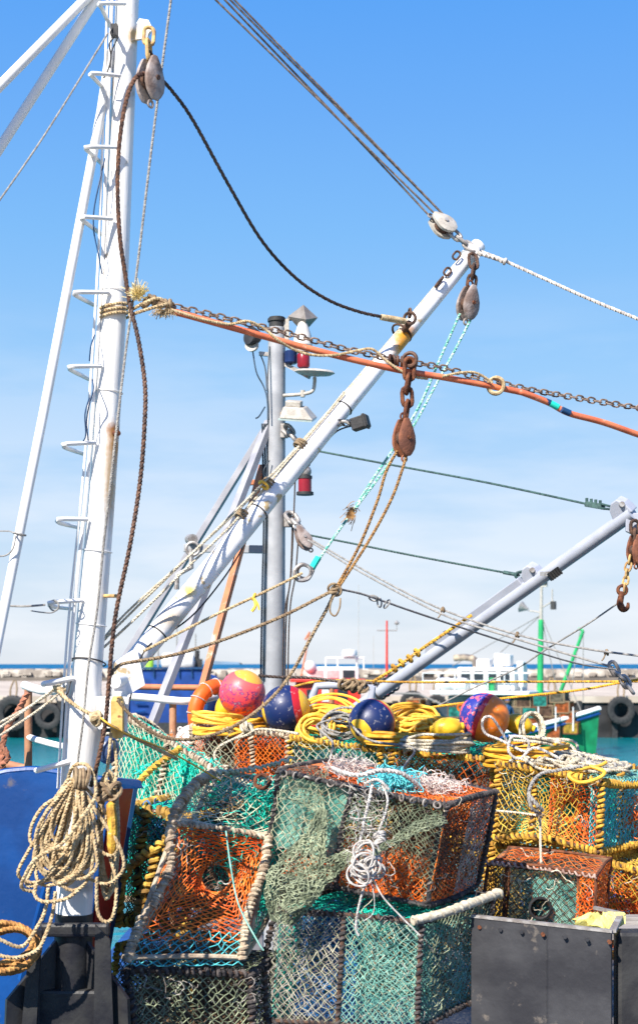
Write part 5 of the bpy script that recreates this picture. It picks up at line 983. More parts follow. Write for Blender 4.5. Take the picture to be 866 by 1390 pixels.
# ================================================================ traps
def trap(label, tl, tr, br, bl, back, bind, br_=(.016, .011, .034), bars_='darkrust', faces=None, uprights=(), group='crayfish traps piled on the deck', skip=(), wrapskip=(), insides=(), rbar=.010, dense=1.0):
    FTL, FTR, FBR, FBL = [P(*a) for a in (tl, tr, br, bl)]; bk = V(*back)
    BTL, BTR, BBR, BBL = FTL+bk, FTR+bk, FBR+bk, FBL+bk
    t = thing('lobster_trap', label, 'trap', (FBL+BBR)/2, group)
    E = {'ft': (FTL, FTR), 'fr': (FTR, FBR), 'fb': (FBR, FBL), 'fl': (FBL, FTL), 'bt': (BTL, BTR), 'br': (BTR, BBR), 'bb': (BBR, BBL), 'bl': (BBL, BTL), 'tl': (FTL, BTL), 'tr': (FTR, BTR), 'lr': (FBR, BBR), 'll': (FBL, BBL)}
    mb = MB(); mw = MB()
    def edge(a, b, wrap):
        m_ = (a+b)/2+RNG.normal(0, .013, 3); pth = cat([a, m_, b], 6); tube(mb, pth, rbar, 7)
        if wrap: helix(mw, pth, br_[0], br_[1], br_[2]*RNG.uniform(.9, 1.15))
    for k, (a, b) in E.items():
        if k in skip: continue
        edge(a, b, bind is not None and k not in wrapskip)
    for u in uprights: edge(FTL+(FTR-FTL)*u, FBL+(FBR-FBL)*u, bind is not None)
    mb.build('frame', M[bars_], t)
    if bind: mw.build('rope_binding', M[bind], t)
    Q = {'front': (FTL, FTR, FBR, FBL), 'right': (FTR, BTR, BBR, FBR), 'left': (BTL, FTL, FBL, BBL), 'top': (BTL, BTR, FTR, FTL), 'back': (BTL, BTR, BBR, BBL), 'bottom': (FBL, FBR, BBR, BBL)}
    for f in faces or []:
        fc, kind, m = f[0], f[1], f[2]; o = f[3] if len(f) > 3 else {}
        a, b, c, d = Q[fc]; u0, u1 = o.get('u', (0, 1)); v0, v1 = o.get('v', (0, 1)); g = quadfn(a, b, c, d)
        qq = [g(np.array([x]), np.array([y]))[0] for x, y in ((u0, v0), (u1, v0), (u1, v1), (u0, v1))]
        n_ = nrm(np.cross(qq[1]-qq[0], qq[3]-qq[0])); cen = sum(Q['front']+Q['back'])/8
        if n_@(cen-qq[0]) < 0: n_ = -n_
        inset = o.get('in', 0.0); qq = [p+n_*inset for p in qq]
        mb = MB(); r = o.get('r', .0021); cell = o.get('cell', .036)
        if kind == 'net': qnet(mb, qq, cell, r, jit=o.get('jit', .005), sag=o.get('sag', .022), holes=o.get('holes', 0)); mb.build(fc+'_net', M[m], t)
        elif kind == 'funnel':
            cu, cv = o.get('c', (.5, .5)); c0 = quadfn(*qq)(np.array([cu]), np.array([cv]))[0]; rh = o.get('rh', .045)
            ce, e1, e2 = funnel(mb, qq, c0, n_*o.get('depth', .16), rh, r, nu=o.get('nu', 60), nv=o.get('nv', 16), pw=o.get('pw', 1.5), tw=o.get('tw', .35))
            fnet = mb.build('funnel_net', M[m], t)
            if rh > .02:
                mb = MB(); torus(mb, ce, n_, rh, .006, 22, 6); mb.build('funnel_ring', M[o.get('ring', 'rust')], fnet)
            else:
                mb = MB()
                for _ in range(6): torus(mb, ce+RNG.normal(0, .008, 3), RNG.normal(0, 1, 3), .018, .006, 12, 6)
                mb.build('funnel_knot', M[o.get('ring', 'darkbeige')], fnet)
    mb = MB()
    for _ in range(26):
        f_ = Q[['front', 'front', 'top', 'right'][RNG.integers(4)]]; p = quadfn(*f_)(RNG.uniform(0, 1, 1), RNG.choice([RNG.uniform(0, .2), RNG.uniform(0, 1)], 1))[0]+V(0, -.012, .004); d = nrm(RNG.normal(0, 1, 3)); pts = [p]
        for _k in range(RNG.integers(6, 16)): d = nrm(d+RNG.normal(0, .6, 3)+V(0, 0, -.12)); p = p+d*.014; pts.append(p)
        pts = np.array(pts); strands(mb, pts[:-1], pts[1:], RNG.uniform(.0012, .0026))
    mb.build('loose_twine', M[['npale', 'ngrey', 'palerope', 'ngrey'][RNG.integers(4)]], t, kind='stuff')
    for (cx, cy, cz, sx, sy, sz, n, r, m) in insides:
        g = FTL*(1-cx)*(1-cz)+FTR*cx*(1-cz)+FBL*(1-cx)*cz+FBR*cx*cz+bk*cy; mb = MB(); tangle(mb, g, (sx, sy, sz), n, r); mb.build('bundled_net', M[m], t)
    return t
Yb = (.014, .0100, .029); Bb = (.014, .0100, .030)
# A: arched beige trap with the orange funnel
A_ = trap('beige bound trap with a big orange funnel net, left of the dark trap', (241, 1112, 6.62), (366, 1134, 6.72), (332, 1300, 6.50), (174, 1300, 6.30), (.13, .40, .20), None, bars_='beigebind', rbar=.012,
  faces=[('front', 'funnel', 'norange', dict(c=(.60, .36), rh=.07, depth=.12, nu=56, nv=21, r=.0029, pw=1.5, v=(.04, .88), ring='norange')), ('front', 'net', 'ncyan', dict(v=(.80, 1.06), cell=.04, r=.0028)),
         ('front', 'net', 'ndark', dict(cell=.03, **{'in': .12})), ('top', 'net', 'npale', dict(cell=.045, r=.0024, sag=.03)), ('top', 'net', 'nteal', dict(cell=.022, **{'in': .05}, u=(.3, 1))), ('left', 'net', 'npale', dict(cell=.04)), ('right', 'net', 'nteal', dict(cell=.02)), ('back', 'net', 'nteal', dict(cell=.018, r=.0024)), ('bottom', 'net', 'ndark', {})],
  insides=[(.75, .55, -.05, .3, .2, .14, 90, .002, 'nteal'), (.35, .6, .2, .25, .25, .2, 60, .002, 'ndark'), (.6, .5, .4, .25, .2, .3, 120, .002, 'nteal'), (.5, .8, .75, .5, .2, .3, 140, .002, 'ndark')])
mw = MB(); arch = cat(PP((172, 1304, 6.28), (192, 1252, 6.38), (216, 1212, 6.46), (231, 1176, 6.52), (231, 1128, 6.58), (241, 1096, 6.64), (264, 1066, 6.8), (288, 1050, 7.0)), 10); helix(mw, arch, .018, .0105, .024, jit=.3); tube(mw, arch, .018, 8); mw.build('arch_binding', M['beigebind'], A_)
mw = MB(); a2 = cat(PP((365, 1132, 6.7), (358, 1180, 6.62), (342, 1222, 6.55), (333, 1262, 6.5), (328, 1302, 6.47)), 8); helix(mw, a2, .0155, .0095, .024, jit=.3); tube(mw, a2, .015, 8); mw.build('side_binding', M['beigebind'], A_)
mw = MB(); helix(mw, cat(PP((288, 1050, 7.0), (330, 1046, 7.05), (370, 1038, 7.1), (400, 1028, 7.15)), 8), .008, .009, .03); mw.build('ridge_rope', M['npale'], A_)
mw = MB(); helix(mw, cat(PP((241, 1118, 6.6), (300, 1124, 6.64), (362, 1137, 6.7)), 8), .007, .008, .026); mw.build('cross_rope', M['beigebind'], A_)
mw = MB(); torus(mw, P(356, 1061, 6.85), (.1, -1, .5), .035, .009, 22, 8); mw.build('iron_ring', M['rust'], A_)
mw = MB(); tube(mw, cat(PP((307, 1128, 6.55), (314, 1180, 6.48), (325, 1230, 6.42), (350, 1278, 6.38), (358, 1290, 6.38)), 8), .004, 6); mw.build('teal_cord', M['ntealpale'], A_)

# B: dark bound trap in the centre
T_B = trap('dark bound trap topmost at the front centre with pale teal and brown nets', (378, 1046, 6.70), (607, 1093, 6.32), (580, 1229, 6.37), (355, 1183, 6.72), (.27, .44, .02), 'darkbind', br_=(.010, .0065, .026), bars_='blackpaint', uprights=(.46,), rbar=.011,
  faces=[('front', 'net', 'ntealpale', dict(u=(.01, .45), v=(.02, .74), cell=.0085, r=.0021, **{'in': .02}, jit=.0006)), ('front', 'net', 'npale', dict(u=(0, .46), cell=.034, r=.0018)),
         ('front', 'net', 'nolive', dict(u=(.46, 1), cell=.026, r=.0018, v=(0, .75))), ('front', 'net', 'nolive', dict(u=(.46, 1), cell=.05, r=.002)), ('front', 'net', 'ndark', dict(u=(.46, 1), cell=.02, r=.0022, **{'in': .1})), ('front', 'net', 'norange', dict(u=(.50, 1), v=(.55, 1), cell=.02, r=.0022, **{'in': .02}, sag=.04)),
         ('front', 'net', 'norange', dict(u=(.1, .46), v=(.72, 1), cell=.022, r=.0022, **{'in': .04})),
         ('right', 'funnel', 'norange', dict(c=(.45, .55), rh=.05, depth=.12, nu=70, nv=14, r=.0022)), ('right', 'net', 'ngrey', dict(cell=.022, u=(.5, 1))), ('right', 'net', 'ndark', dict(cell=.03, **{'in': .03})),
         ('top', 'net', 'norange', dict(cell=.02, r=.0022, sag=.03)), ('top', 'net', 'ndark', dict(cell=.022, r=.0022, sag=.04)), ('back', 'net', 'ndark', dict(cell=.018, r=.0025)), ('left', 'net', 'ndark', dict(cell=.02)), ('bottom', 'net', 'norange', dict(cell=.018, r=.0024, sag=.02))],
  insides=[(.75, .4, .35, .3, .2, .22, 160, .0022, 'ndark'), (.72, .35, .75, .3, .25, .12, 150, .002, 'norange'), (.3, .5, .8, .25, .2, .12, 90, .002, 'norange'), (.5, .5, .15, .6, .3, .08, 120, .002, 'ndark')])
def nettube(mb, path, rad, nu, nv, r, flat=.55, jit=.004):
    p, s = resample(cat(path, 8), .01); T, N, B = frames(p); k = len(p); rads = np.interp(np.linspace(0, 1, k), np.linspace(0, 1, len(rad)), rad)
    def f(u, v):
        i = np.clip((v*(k-1)).astype(int), 0, k-1); a = u*2*PI
        fo = 1+.22*np.cos(11*a+5*v)+.12*np.cos(17*a-7*v+1); side = V(1, 0, 0)-T[i]*T[i][:, :1]; side /= np.linalg.norm(side, axis=1, keepdims=True); dp = np.cross(T[i], side)
        return p[i]+(np.cos(a)*rads[i])[:, None]*side+(np.sin(a)*rads[i]*flat*fo)[:, None]*dp
    net(mb, f, nu, nv, r, jit=jit, sag=.012, wrapu=True)
mb = MB(); nettube(mb, PP((438, 1098, 6.50), (432, 1118, 6.48), (424, 1140, 6.46), (414, 1165, 6.42), (402, 1195, 6.38), (390, 1225, 6.38), (382, 1252, 6.4)), [.022, .035, .065, .10, .125, .10, .05], 74, 58, .0020, flat=.30, jit=.006)
nettube(mb, PP((412, 1058, 6.62), (424, 1080, 6.58), (434, 1100, 6.52)), [.14, .06, .025], 26, 12, .0013, flat=.2)
nettube(mb, PP((476, 1158, 6.46), (450, 1176, 6.42), (420, 1200, 6.36), (388, 1236, 6.34)), [.025, .05, .065, .03], 40, 36, .0019, flat=.35, jit=.006); mb.build('gathered_net', M['nolive'], T_B)
mb = MB(); nettube(mb, PP((600, 1110, 6.3), (570, 1122, 6.25), (540, 1142, 6.22), (505, 1160, 6.2)), [.045, .026, .014, .008], 22, 30, .0015, flat=.3, jit=.005); mb.build('pulled_net', M['nolive'], T_B)
for k in range(14): mb = MB(); torus(mb, P(385+k*16, 1050+k*3.3, 6.66-.0275*k), RNG.normal(0, 1, 3), .016, .0045, 12, 5); mb.build('twine_stitch', M['ngrey'], T_B)
# white frayed rope tied round B
t = thing('white_rope', 'pale frayed rope bundle knotted down the front of the dark central trap', 'rope', P(505, 1240, 6.25))
mb = MB()
rope(mb, cat(PP((452, 1043, 6.62), (470, 1050, 6.45), (492, 1052, 6.4), (515, 1046, 6.42), (545, 1050, 6.45), (570, 1068, 6.5)), 8), .012)
rope(mb, cat(PP((505, 1066, 6.36), (500, 1090, 6.32), (494, 1115, 6.3), (489, 1140, 6.28), (480, 1165, 6.26), (476, 1190, 6.25)), 8), .008)
rope(mb, cat(PP((518, 1064, 6.36), (526, 1085, 6.32), (521, 1110, 6.3), (514, 1130, 6.27), (516, 1155, 6.25), (505, 1180, 6.24), (494, 1205, 6.24), (486, 1235, 6.25), (483, 1260, 6.26), (487, 1270, 6.26)), 8), .0062)
rope(mb, cat(PP((495, 1064, 6.38), (512, 1058, 6.35), (528, 1072, 6.34)), 8), .008); mb.build('hanging_lengths', M['whiterope'], t)
mb = MB(); 
for k in range(17): torus(mb, P(497+RNG.uniform(-9, 14), 1172+RNG.uniform(-22, 20), 6.22+RNG.uniform(-.02, .02)), nrm(V(RNG.normal(0, .6), 1, RNG.normal(0, .5))), RNG.uniform(.02, .06), .0048, 22, 6, sx=RNG.uniform(.5, 1.2))
for k in range(5): torus(mb, P(515, 1132+k*3, 6.26), (RNG.normal(0, .3), .3, 1), .022, .009, 14, 6)
mb.build('knot_loops', M['whiterope'], t)
mb = MB(); tube(mb, cat(PP((506, 1192, 6.22), (520, 1218, 6.2), (545, 1245, 6.18), (570, 1270, 6.16)), 6), .0035, 5); tube(mb, cat(PP((503, 1192, 6.22), (508, 1220, 6.2), (506, 1240, 6.2), (494, 1250, 6.2)), 6), .002, 5); mb.build('loose_tail', M['whiterope'], t)
mb = MB(); A = []; B = []
for k in range(380):
    a = P(RNG.choice([497, 520, 480, 503])+RNG.normal(0, 5), RNG.uniform(1062, 1205), 6.25); A.append(a); B.append(a+RNG.normal(0, .014, 3))
strands(mb, np.array(A), np.array(B), .0009); tangle(mb, P(495, 1130, 6.25), (.1, .05, .45), 16, .0016, .25); mb.build('fray', M['whiterope'], t)
t = thing('net_scraps', 'white and pale pink tangled net scraps lying on the dark central trap', 'net scraps', P(590, 1078, 6.75))
mb = MB(); tangle(mb, P(585, 1072, 6.72), (.22, .25, .05), 160, .0018, .3); tangle(mb, P(470, 1046, 6.8), (.2, .2, .05), 90, .0018, .3); mb.build('twine', mat('pale_pink_twine', (.72, .62, .56), (.5, .42, .38), .8), t)
mb = MB(); tangle(mb, P(533, 1062, 6.62), (.18, .2, .05), 110, .0022, .3); mb.build('mint_twine', M['ncyan'], t)

# C: below B, teal-blue nets and thick pale pipe on top
C_ = trap('teal netted trap under the dark central trap with pale wrapped bar', (374, 1236, 6.62), (572, 1252, 6.30), (566, 1400, 6.30), (362, 1385, 6.62), (.36, .42, .05), 'darkbind', br_=(.010, .008, .03), bars_='darkrust', uprights=(.48,),
  faces=[('front', 'net', 'ngrey', dict(u=(0, .48), cell=.034)), ('front', 'net', 'ntealpale', dict(u=(.48, 1), cell=.024, r=.0018)), ('front', 'net', 'npale', dict(cell=.04, r=.0018)), ('front', 'net', 'nblue', dict(u=(0, .5), cell=.016, r=.0026, **{'in': .15})), ('front', 'net', 'ntealpale', dict(u=(.5, 1), cell=.013, r=.002, **{'in': .16})),
         ('right', 'net', 'nolive', dict(cell=.025)), ('right', 'net', 'ntealpale', dict(cell=.02, r=.0022, **{'in': .03})), ('top', 'net', 'nteal', dict(cell=.02)), ('back', 'net', 'ndark', dict(cell=.016, r=.003)), ('left', 'net', 'nolive', dict(cell=.025)), ('left', 'net', 'nteal', dict(cell=.02, **{'in': .03}))],
  insides=[(.25, .5, .3, .25, .25, .3, 130, .0025, 'nblue'), (.1, .4, .5, .2, .25, .3, 120, .002, 'nolive'), (.7, .5, .1, .4, .3, .12, 120, .002, 'nteal'), (.6, .6, .6, .5, .3, .4, 150, .0025, 'ndark')])
mw = MB(); a2 = cat(PP((560, 1250, 6.27), (600, 1240, 6.35), (640, 1226, 6.48), (678, 1212, 6.65)), 8); tube(mw, a2, .021, 12); helix(mw, a2, .016, .009, .04); mw.build('padded_bar', M['palerope'], C_)
# D: big yellow bound trap at right
D_ = trap('yellow bound trap at the right edge with yellow and orange funnels', (677, 1037, 7.70), (816, 1062, 7.35), (812, 1157, 7.35), (668, 1138, 7.70), (.50, .60, -.01), 'yellowbind', br_=Yb, uprights=(.36,),
  faces=[('front', 'funnel', 'nyellow', dict(u=(.0, .8), c=(.52, .60), rh=.012, depth=.03, nu=64, nv=13, r=.0024, pw=1.2, tw=.6)), ('front', 'net', 'nteal', dict(cell=.020, r=.0024, **{'in': .22})), ('front', 'net', 'ndark', dict(cell=.03, **{'in': .3})), ('front', 'funnel', 'norange', dict(u=(.52, 1.0), c=(.15, .5), rh=.04, depth=.16, nu=60, nv=14, r=.0024)),
         ('right', 'net', 'ncyan', dict(u=(0, 1), cell=.026, r=.0022)), ('right', 'net', 'ncyan', dict(cell=.02, r=.0022, **{'in': .06})), ('top', 'net', 'ntealpale', dict(cell=.03)), ('back', 'net', 'ncyan', dict(cell=.022, r=.0024)), ('left', 'net', 'nyellow', dict(cell=.035)), ('bottom', 'net', 'nyellow', dict(cell=.025, r=.003))],
  insides=[(.3, .5, .4, .35, .3, .3, 140, .0026, 'nteal'), (.55, .6, .3, .3, .3, .25, 110, .0026, 'ndark'), (.8, .6, .6, .25, .3, .3, 110, .0024, 'norange')])
mw = MB(); a2 = cat(PP((841, 1050, 7.62), (842, 1100, 7.62), (838, 1147, 7.62)), 6); helix(mw, a2, .015, .012, .034); mw.build('side_upright_binding', M['yellowbind'], D_)
# E: long yellow trap in the back
E_ = trap('long yellow bound trap under the blue buoys behind the dark trap', (394, 1001, 8.70), (668, 1031, 8.05), (664, 1146, 8.05), (394, 1112, 8.70), (.32, .62, .04), 'yellowbind', br_=Yb, uprights=(.46, .52),
  faces=[('front', 'net', 'npale', dict(u=(0, .5), cell=.045, r=.0024)), ('front', 'net', 'nteal', dict(u=(0, .5), cell=.018, r=.0026, **{'in': .12})), ('front', 'funnel', 'norange', dict(u=(.52, 1), c=(.6, .9), rh=.05, depth=.1, nu=60, nv=14, r=.0026)), ('front', 'net', 'nyellow', dict(u=(.5, .8), cell=.04)), ('front', 'net', 'ndark', dict(u=(.5, 1), cell=.018, r=.003, **{'in': .12})),
         ('top', 'net', 'nteal', dict(cell=.035)), ('back', 'net', 'ndark', dict(cell=.02, r=.003)), ('right', 'net', 'norange', dict(cell=.03)), ('left', 'net', 'nteal', {}), ('bottom', 'net', 'ndark', dict(cell=.02, r=.003))],
  insides=[(.25, .4, .4, .5, .3, .3, 160, .003, 'nteal'), (.75, .5, .5, .5, .3, .3, 160, .003, 'ndark')])
# F: behind left
F_ = trap('beige bound trap with orange net beneath the pink buoy', (261, 987, 9.20), (391, 999, 8.90), (391, 1110, 8.90), (259, 1098, 9.20), (.12, .55, .03), 'beigebind', br_=(.014, .0095, .028), uprights=(.62,),
  faces=[('front', 'net', 'npale', dict(u=(0, .5), cell=.04)), ('front', 'net', 'norange', dict(u=(.45, 1), cell=.03, r=.003)), ('front', 'net', 'ndark', dict(cell=.02, r=.003, **{'in': .15})), ('top', 'net', 'npale', dict(cell=.04)), ('back', 'net', 'norange', dict(cell=.025, r=.003)), ('left', 'net', 'norange', dict(cell=.03)), ('right', 'net', 'nteal', {})],
  insides=[(.3, .35, .35, .3, .2, .3, 120, .003, 'darkbeige'), (.7, .4, .4, .3, .2, .25, 140, .003, 'norange')])
# G: teal heap at left
G_ = trap('tilted trap with bright teal net between the white mast and the pale nets', (164, 968, 8.35), (300, 1050, 7.55), (262, 1122, 7.50), (160, 1078, 8.25), (.22, .40, -.16), 'beigebind', br_=(.014, .010, .032), uprights=(.5,),
  faces=[('front', 'net', 'npale', dict(cell=.05, r=.0024)), ('front', 'net', 'nteal', dict(cell=.018, r=.0028, **{'in': .03}, sag=.05)), ('front', 'net', 'nteal', dict(cell=.016, r=.003, **{'in': .09}, sag=.05)), ('top', 'net', 'nteal', dict(cell=.02, r=.0026)), ('top', 'net', 'npale', dict(cell=.05, r=.0026)), ('back', 'net', 'norange', dict(cell=.022, r=.003)), ('left', 'net', 'nteal', dict(cell=.03))],
  insides=[(.5, .4, .4, .5, .3, .3, 260, .0028, 'nteal'), (.2, .5, .3, .25, .3, .3, 90, .0026, 'norange')])
mw = MB(); rope(mw, cat(PP((244, 1016, 7.7), (225, 1030, 7.6), (205, 1045, 7.5), (188, 1062, 7.45)), 6), .02); mw.build('yellow_brace_rope', M['yellowbind'], G_)
# H: yellow brown trap low left
H_ = trap('brown and yellow bound trap low between the blue bulwark and the beige arch', (168, 1100, 7.45), (262, 1112, 7.15), (246, 1268, 7.15), (160, 1250, 7.45), (.25, .50, .02), 'brownbind', br_=(.019, .014, .036), uprights=(.35, .7),
  faces=[('front', 'net', 'nteal', dict(cell=.03, v=(0, .35), r=.0026)), ('front', 'net', 'npale', dict(cell=.03, u=(0, .5), v=(0, .4))), ('front', 'net', 'nyellow', dict(cell=.035, v=(.3, 1))), ('front', 'net', 'ndark', dict(cell=.018, r=.003, **{'in': .06})), ('top', 'net', 'nteal', dict(cell=.03)), ('back', 'net', 'nteal', dict(cell=.018, r=.003)), ('right', 'net', 'nteal', {})],
  insides=[(.4, .4, .6, .3, .3, .4, 150, .003, 'nolive'), (.3, .5, .2, .3, .3, .2, 100, .003, 'nblue')])
mw = MB()
for p_ in (PP((245, 1120, 7.05), (215, 1148, 7.0), (180, 1172, 7.0), (165, 1200, 7.05), (160, 1258, 7.1)), PP((212, 1150, 7.0), (205, 1190, 6.98), (192, 1220, 7.0), (190, 1262, 7.05)), PP((240, 1150, 7.05), (222, 1180, 7.0), (215, 1215, 7.0), (196, 1235, 7.0))): helix(mw, cat(p_, 6), .017, .014, .038)
mw.build('cross_binding', M['brownbind'], H_)
# I: small low trap right with pale teal panel
I_ = trap('small rusty framed trap with pale teal mesh behind the steel plate', (662, 1173, 7.10), (808, 1190, 6.80), (802, 1300, 6.80), (655, 1290, 7.10), (.16, .42, .03), None, bars_='rust', rbar=.008, uprights=(.18, .84),
  faces=[('front', 'net', 'ntealpale', dict(u=(.18, .86), cell=.011, r=.0021, **{'in': .05}, jit=.001, sag=.01)), ('front', 'net', 'rust', dict(u=(.18, .84), cell=.045, r=.002)), ('front', 'net', 'norange', dict(u=(.84, 1), cell=.016, r=.0024)), ('front', 'net', 'ndark', dict(u=(0, .18), cell=.018)), ('top', 'net', 'ndark', dict(cell=.013, r=.0028)), ('top', 'net', 'norange', dict(cell=.04, r=.0016)), ('back', 'net', 'ndark', dict(cell=.016, r=.003)), ('right', 'net', 'norange', dict(cell=.02)), ('left', 'net', 'ndark', {})])
mb = MB(); torus(mb, P(733, 1233, 6.93), (0, 1, .1), .052, .007, 24, 6); mb.build('entrance_ring', M['black'], I_)
mb = MB(); lathe(mb, P(733, 1233, 6.94), (.1, 1, 0), [(.05, 0), (.045, .08), (.03, .16)], 18, caps=False); mb.build('entrance_cone', M['black'], I_)
mw = MB(); helix(mw, cat(PP((660, 1171, 7.08), (730, 1178, 6.95), (809, 1190, 6.78)), 6), .008, .006, .03); mw.build('twine_wrap', mat('pinkish_twine', (.5, .36, .3), (.25, .15, .12), .85), I_)
# J: orange funnel at right edge
J_ = trap('yellow bound trap with orange funnel low at the right edge', (812, 1168, 7.5), (950, 1195, 7.15), (950, 1320, 7.15), (812, 1290, 7.5), (.30, .5, .02), 'yellowbind', br_=Yb,
  faces=[('front', 'funnel', 'norange', dict(c=(.42, .62), rh=.04, depth=.14, nu=90, nv=18, r=.0026, v=(.05, 1))), ('front', 'net', 'nyellow', dict(cell=.04, v=(0, .4))), ('front', 'net', 'ndark', dict(cell=.016, r=.003, **{'in': .2})), ('top', 'net', 'nyellow', dict(cell=.03, r=.0026)), ('left', 'net', 'nyellow', dict(cell=.03)), ('back', 'net', 'ndark', dict(cell=.016, r=.003))],
  insides=[(.4, .5, .4, .4, .3, .3, 120, .003, 'nyellow')])
K_ = trap('yellow bound trap squeezed beneath the big right hand yellow trap', (668, 1146, 7.80), (812, 1166, 7.48), (808, 1270, 7.48), (664, 1250, 7.80), (.48, .60, .02), 'yellowbind', br_=Yb,
  faces=[('front', 'net', 'nyellow', dict(cell=.025, r=.003)), ('front', 'net', 'nolive', dict(cell=.016, r=.003, **{'in': .08})), ('right', 'net', 'nyellow', {}), ('back', 'net', 'ndark', dict(cell=.016, r=.003)), ('top', 'net', 'nyellow', dict(cell=.03))])
# lower hidden layer
for lb_, q_, m1, bd_ in (('dark bound olive netted trap at the bottom beneath the orange funnel trap', [(170, 1318, 6.35), (340, 1322, 6.52), (340, 1450, 6.52), (170, 1450, 6.35)], 'nolive', 'darkbind'),
      ('brown netted trap lowest at left under the yellow brown bound one', [(160, 1285, 7.4), (262, 1295, 7.15), (262, 1450, 7.15), (160, 1440, 7.4)], 'nolive', 'brownbind'),
      ('dark netted trap deep in the pile below the long yellow trap', [(400, 1125, 8.75), (660, 1160, 8.1), (660, 1290, 8.1), (400, 1250, 8.75)], 'ndark', 'yellowbind'),
      ('orange netted trap deep in the pile below the beige bound one', [(262, 1112, 9.2), (395, 1122, 8.95), (395, 1240, 8.95), (262, 1230, 9.2)], 'norange', 'beigebind'),
      ('teal netted trap hidden low behind the tilted teal heap', [(165, 1095, 8.5), (300, 1110, 8.1), (300, 1240, 8.1), (165, 1220, 8.5)], 'nteal', 'beigebind')):
    trap(lb_, *q_, (.25, .5, 0), bd_, br_=Bb, faces=[('front', 'net', m1, dict(cell=.03, r=.003)), ('front', 'net', 'ndark', dict(cell=.018, r=.0034, **{'in': .1})), ('top', 'net', m1, dict(cell=.035)), ('right', 'net', m1, {}), ('left', 'net', m1, {}), ('back', 'net', 'ndark', dict(cell=.018, r=.0036))])

# steel plate, bag, crate at lower right
sp_ = t = thing('steel_plate', 'dull grey steel bulwark plate at the bottom right in front of the traps', 'bulwark', P(740, 1400, 6.3))
mb = MB(); plate(mb, PP((640, 1243, 6.5), (830, 1264, 6.2), (830, 1600, 6.2), (640, 1600, 6.5)), .02); mb.build('plate', M['steel'], t, smooth=False, bevel=.003)
mb = MB(); bar(mb, P(640, 1243, 6.5), P(831, 1264, 6.2), .03, .012); bar(mb, P(831, 1264, 6.2), P(843, 1240, 6.5), .03, .014); bar(mb, P(843, 1240, 6.52), P(806, 1232, 6.62), .02, .014); mb.build('edge_strip', M['galv'], t, smooth=False)
mb = MB(); cs_ = [P(834, 1262, 6.3), P(920, 1262, 6.3), P(920, 1420, 6.3), P(834, 1420, 6.3)]; plate(mb, cs_, .1); single('rubber_fender', 'black fender block at the bottom right corner', 'fender', mb, M['black'], smooth=False, bevel=.02)
mb = MB(); box(mb, P(860, 1258, 6.9), (.35, .4, .05)); box(mb, P(862, 1252, 6.85), (.38, .04, .06)); single('wooden_board', 'weathered grey board lying under the orange funnel at right', 'board', mb, mat('weathered_wood', (.34, .32, .3), (.2, .18, .17), .8, scale=8, stretch=(1, 12, 12)), smooth=False)
mb = MB(); n1 = 26; n2 = 14; v = []
for i in range(n1):
    for j in range(n2):
        a = i*2*PI/n1; s_ = j/(n2-1); R_ = math.sin(PI*min(.98, s_*.85+.1))*(1+.25*math.sin(a*5+s_*6)+.12*math.sin(a*11))
        v.append(P(812, 1252, 6.45)+V(math.cos(a)*.105*R_+.01*math.sin(s_*9+a*3), math.sin(a)*.06*R_, .04-.09*s_+.02*math.sin(a*3+2)*R_+.008*math.sin(a*9+s_*7)))
mb.add(v, [[i*n2+j, ((i+1) % n1)*n2+j, ((i+1) % n1)*n2+j+1, i*n2+j+1] for i in range(n1) for j in range(n2-1)]); single('plastic_bag', 'crumpled pale yellow plastic bag on the steel plate edge', 'bag', mb, M['bag'])

for k in range(7):
    mb = MB(); c_ = P(650, 1258, 6.48)+(P(826, 1278, 6.18)-P(650, 1258, 6.48))*(k/6); cyl(mb, c_+V(0, .0, 0), c_+V(0, -.018, 0), .009, n=8); mb.build('rivet', M['rust'] if k % 3 == 0 else M['steel'], sp_)
mb = MB(); a_, b_ = P(742, 1256, 6.335), P(742, 1598, 6.335); p_ = resample(np.array([a_, b_]), .008)[0]; tube(mb, p_+np.stack([RNG.normal(0, .001, len(p_)), np.full(len(p_), -.009), RNG.normal(0, .001, len(p_))], 1), .0045, 6); mb.build('weld_seam', M['steel'], sp_)
# ================================================================ floats
def buoy(c, r, axis, m, label, mr='rust', name='buoy'):
    t = thing(name, label, 'buoy', c); ax = nrm(np.asarray(axis, float))
    me = MB(); lathe(me, (0, 0, 0), (0, 0, 1), [(max(.16*math.sin(PI*i/20), .002), -.16*math.cos(PI*i/20)*1.02) for i in range(21)], 40)
    o = me.build('ball', m, t, origin=None) if False else None
    v = np.concatenate(me.v); mesh = bpy.data.meshes.new('ball'); mesh.from_pydata(v.tolist(), [], np.concatenate(me.q).tolist()+me.ng); mesh.shade_smooth(); mesh.materials.append(m)
    o = bpy.data.objects.new('ball', mesh); C.objects.link(o); o.parent = t; o.rotation_euler = Vector([float(x) for x in ax]).to_track_quat('Z', 'Y').to_euler(); o.scale = [r/.16]*3; o['_w'] = t['_w']
    mb = MB(); torus(mb, np.asarray(c)-ax*r*1.05, np.cross(ax, V(0, 0, 1)), r*.13, r*.05, 14, 6); lathe(mb, np.asarray(c)-ax*r*1.02, ax, [(r*.16, 0), (r*.18, r*.03), (r*.14, r*.06)], 14); mb.build('rope_eye', m, t)
    return t
NV = (.006, .018, .09); YL = (.75, .45, .03); RD = (.45, .012, .02)
buoy(P(329, 941, 9.35), .152, (.35, -.25, .85), floatmat('pink_orange_float', [(0, (.85, .10, .02)), (.30, (.82, .07, .09)), (.60, (.88, .10, .10)), (.90, (.85, .38, .05))], (.22, .02, .13), 34, .49, .55, (.26, .74)), 'pink and orange round buoy with purple speckles on the left trap')
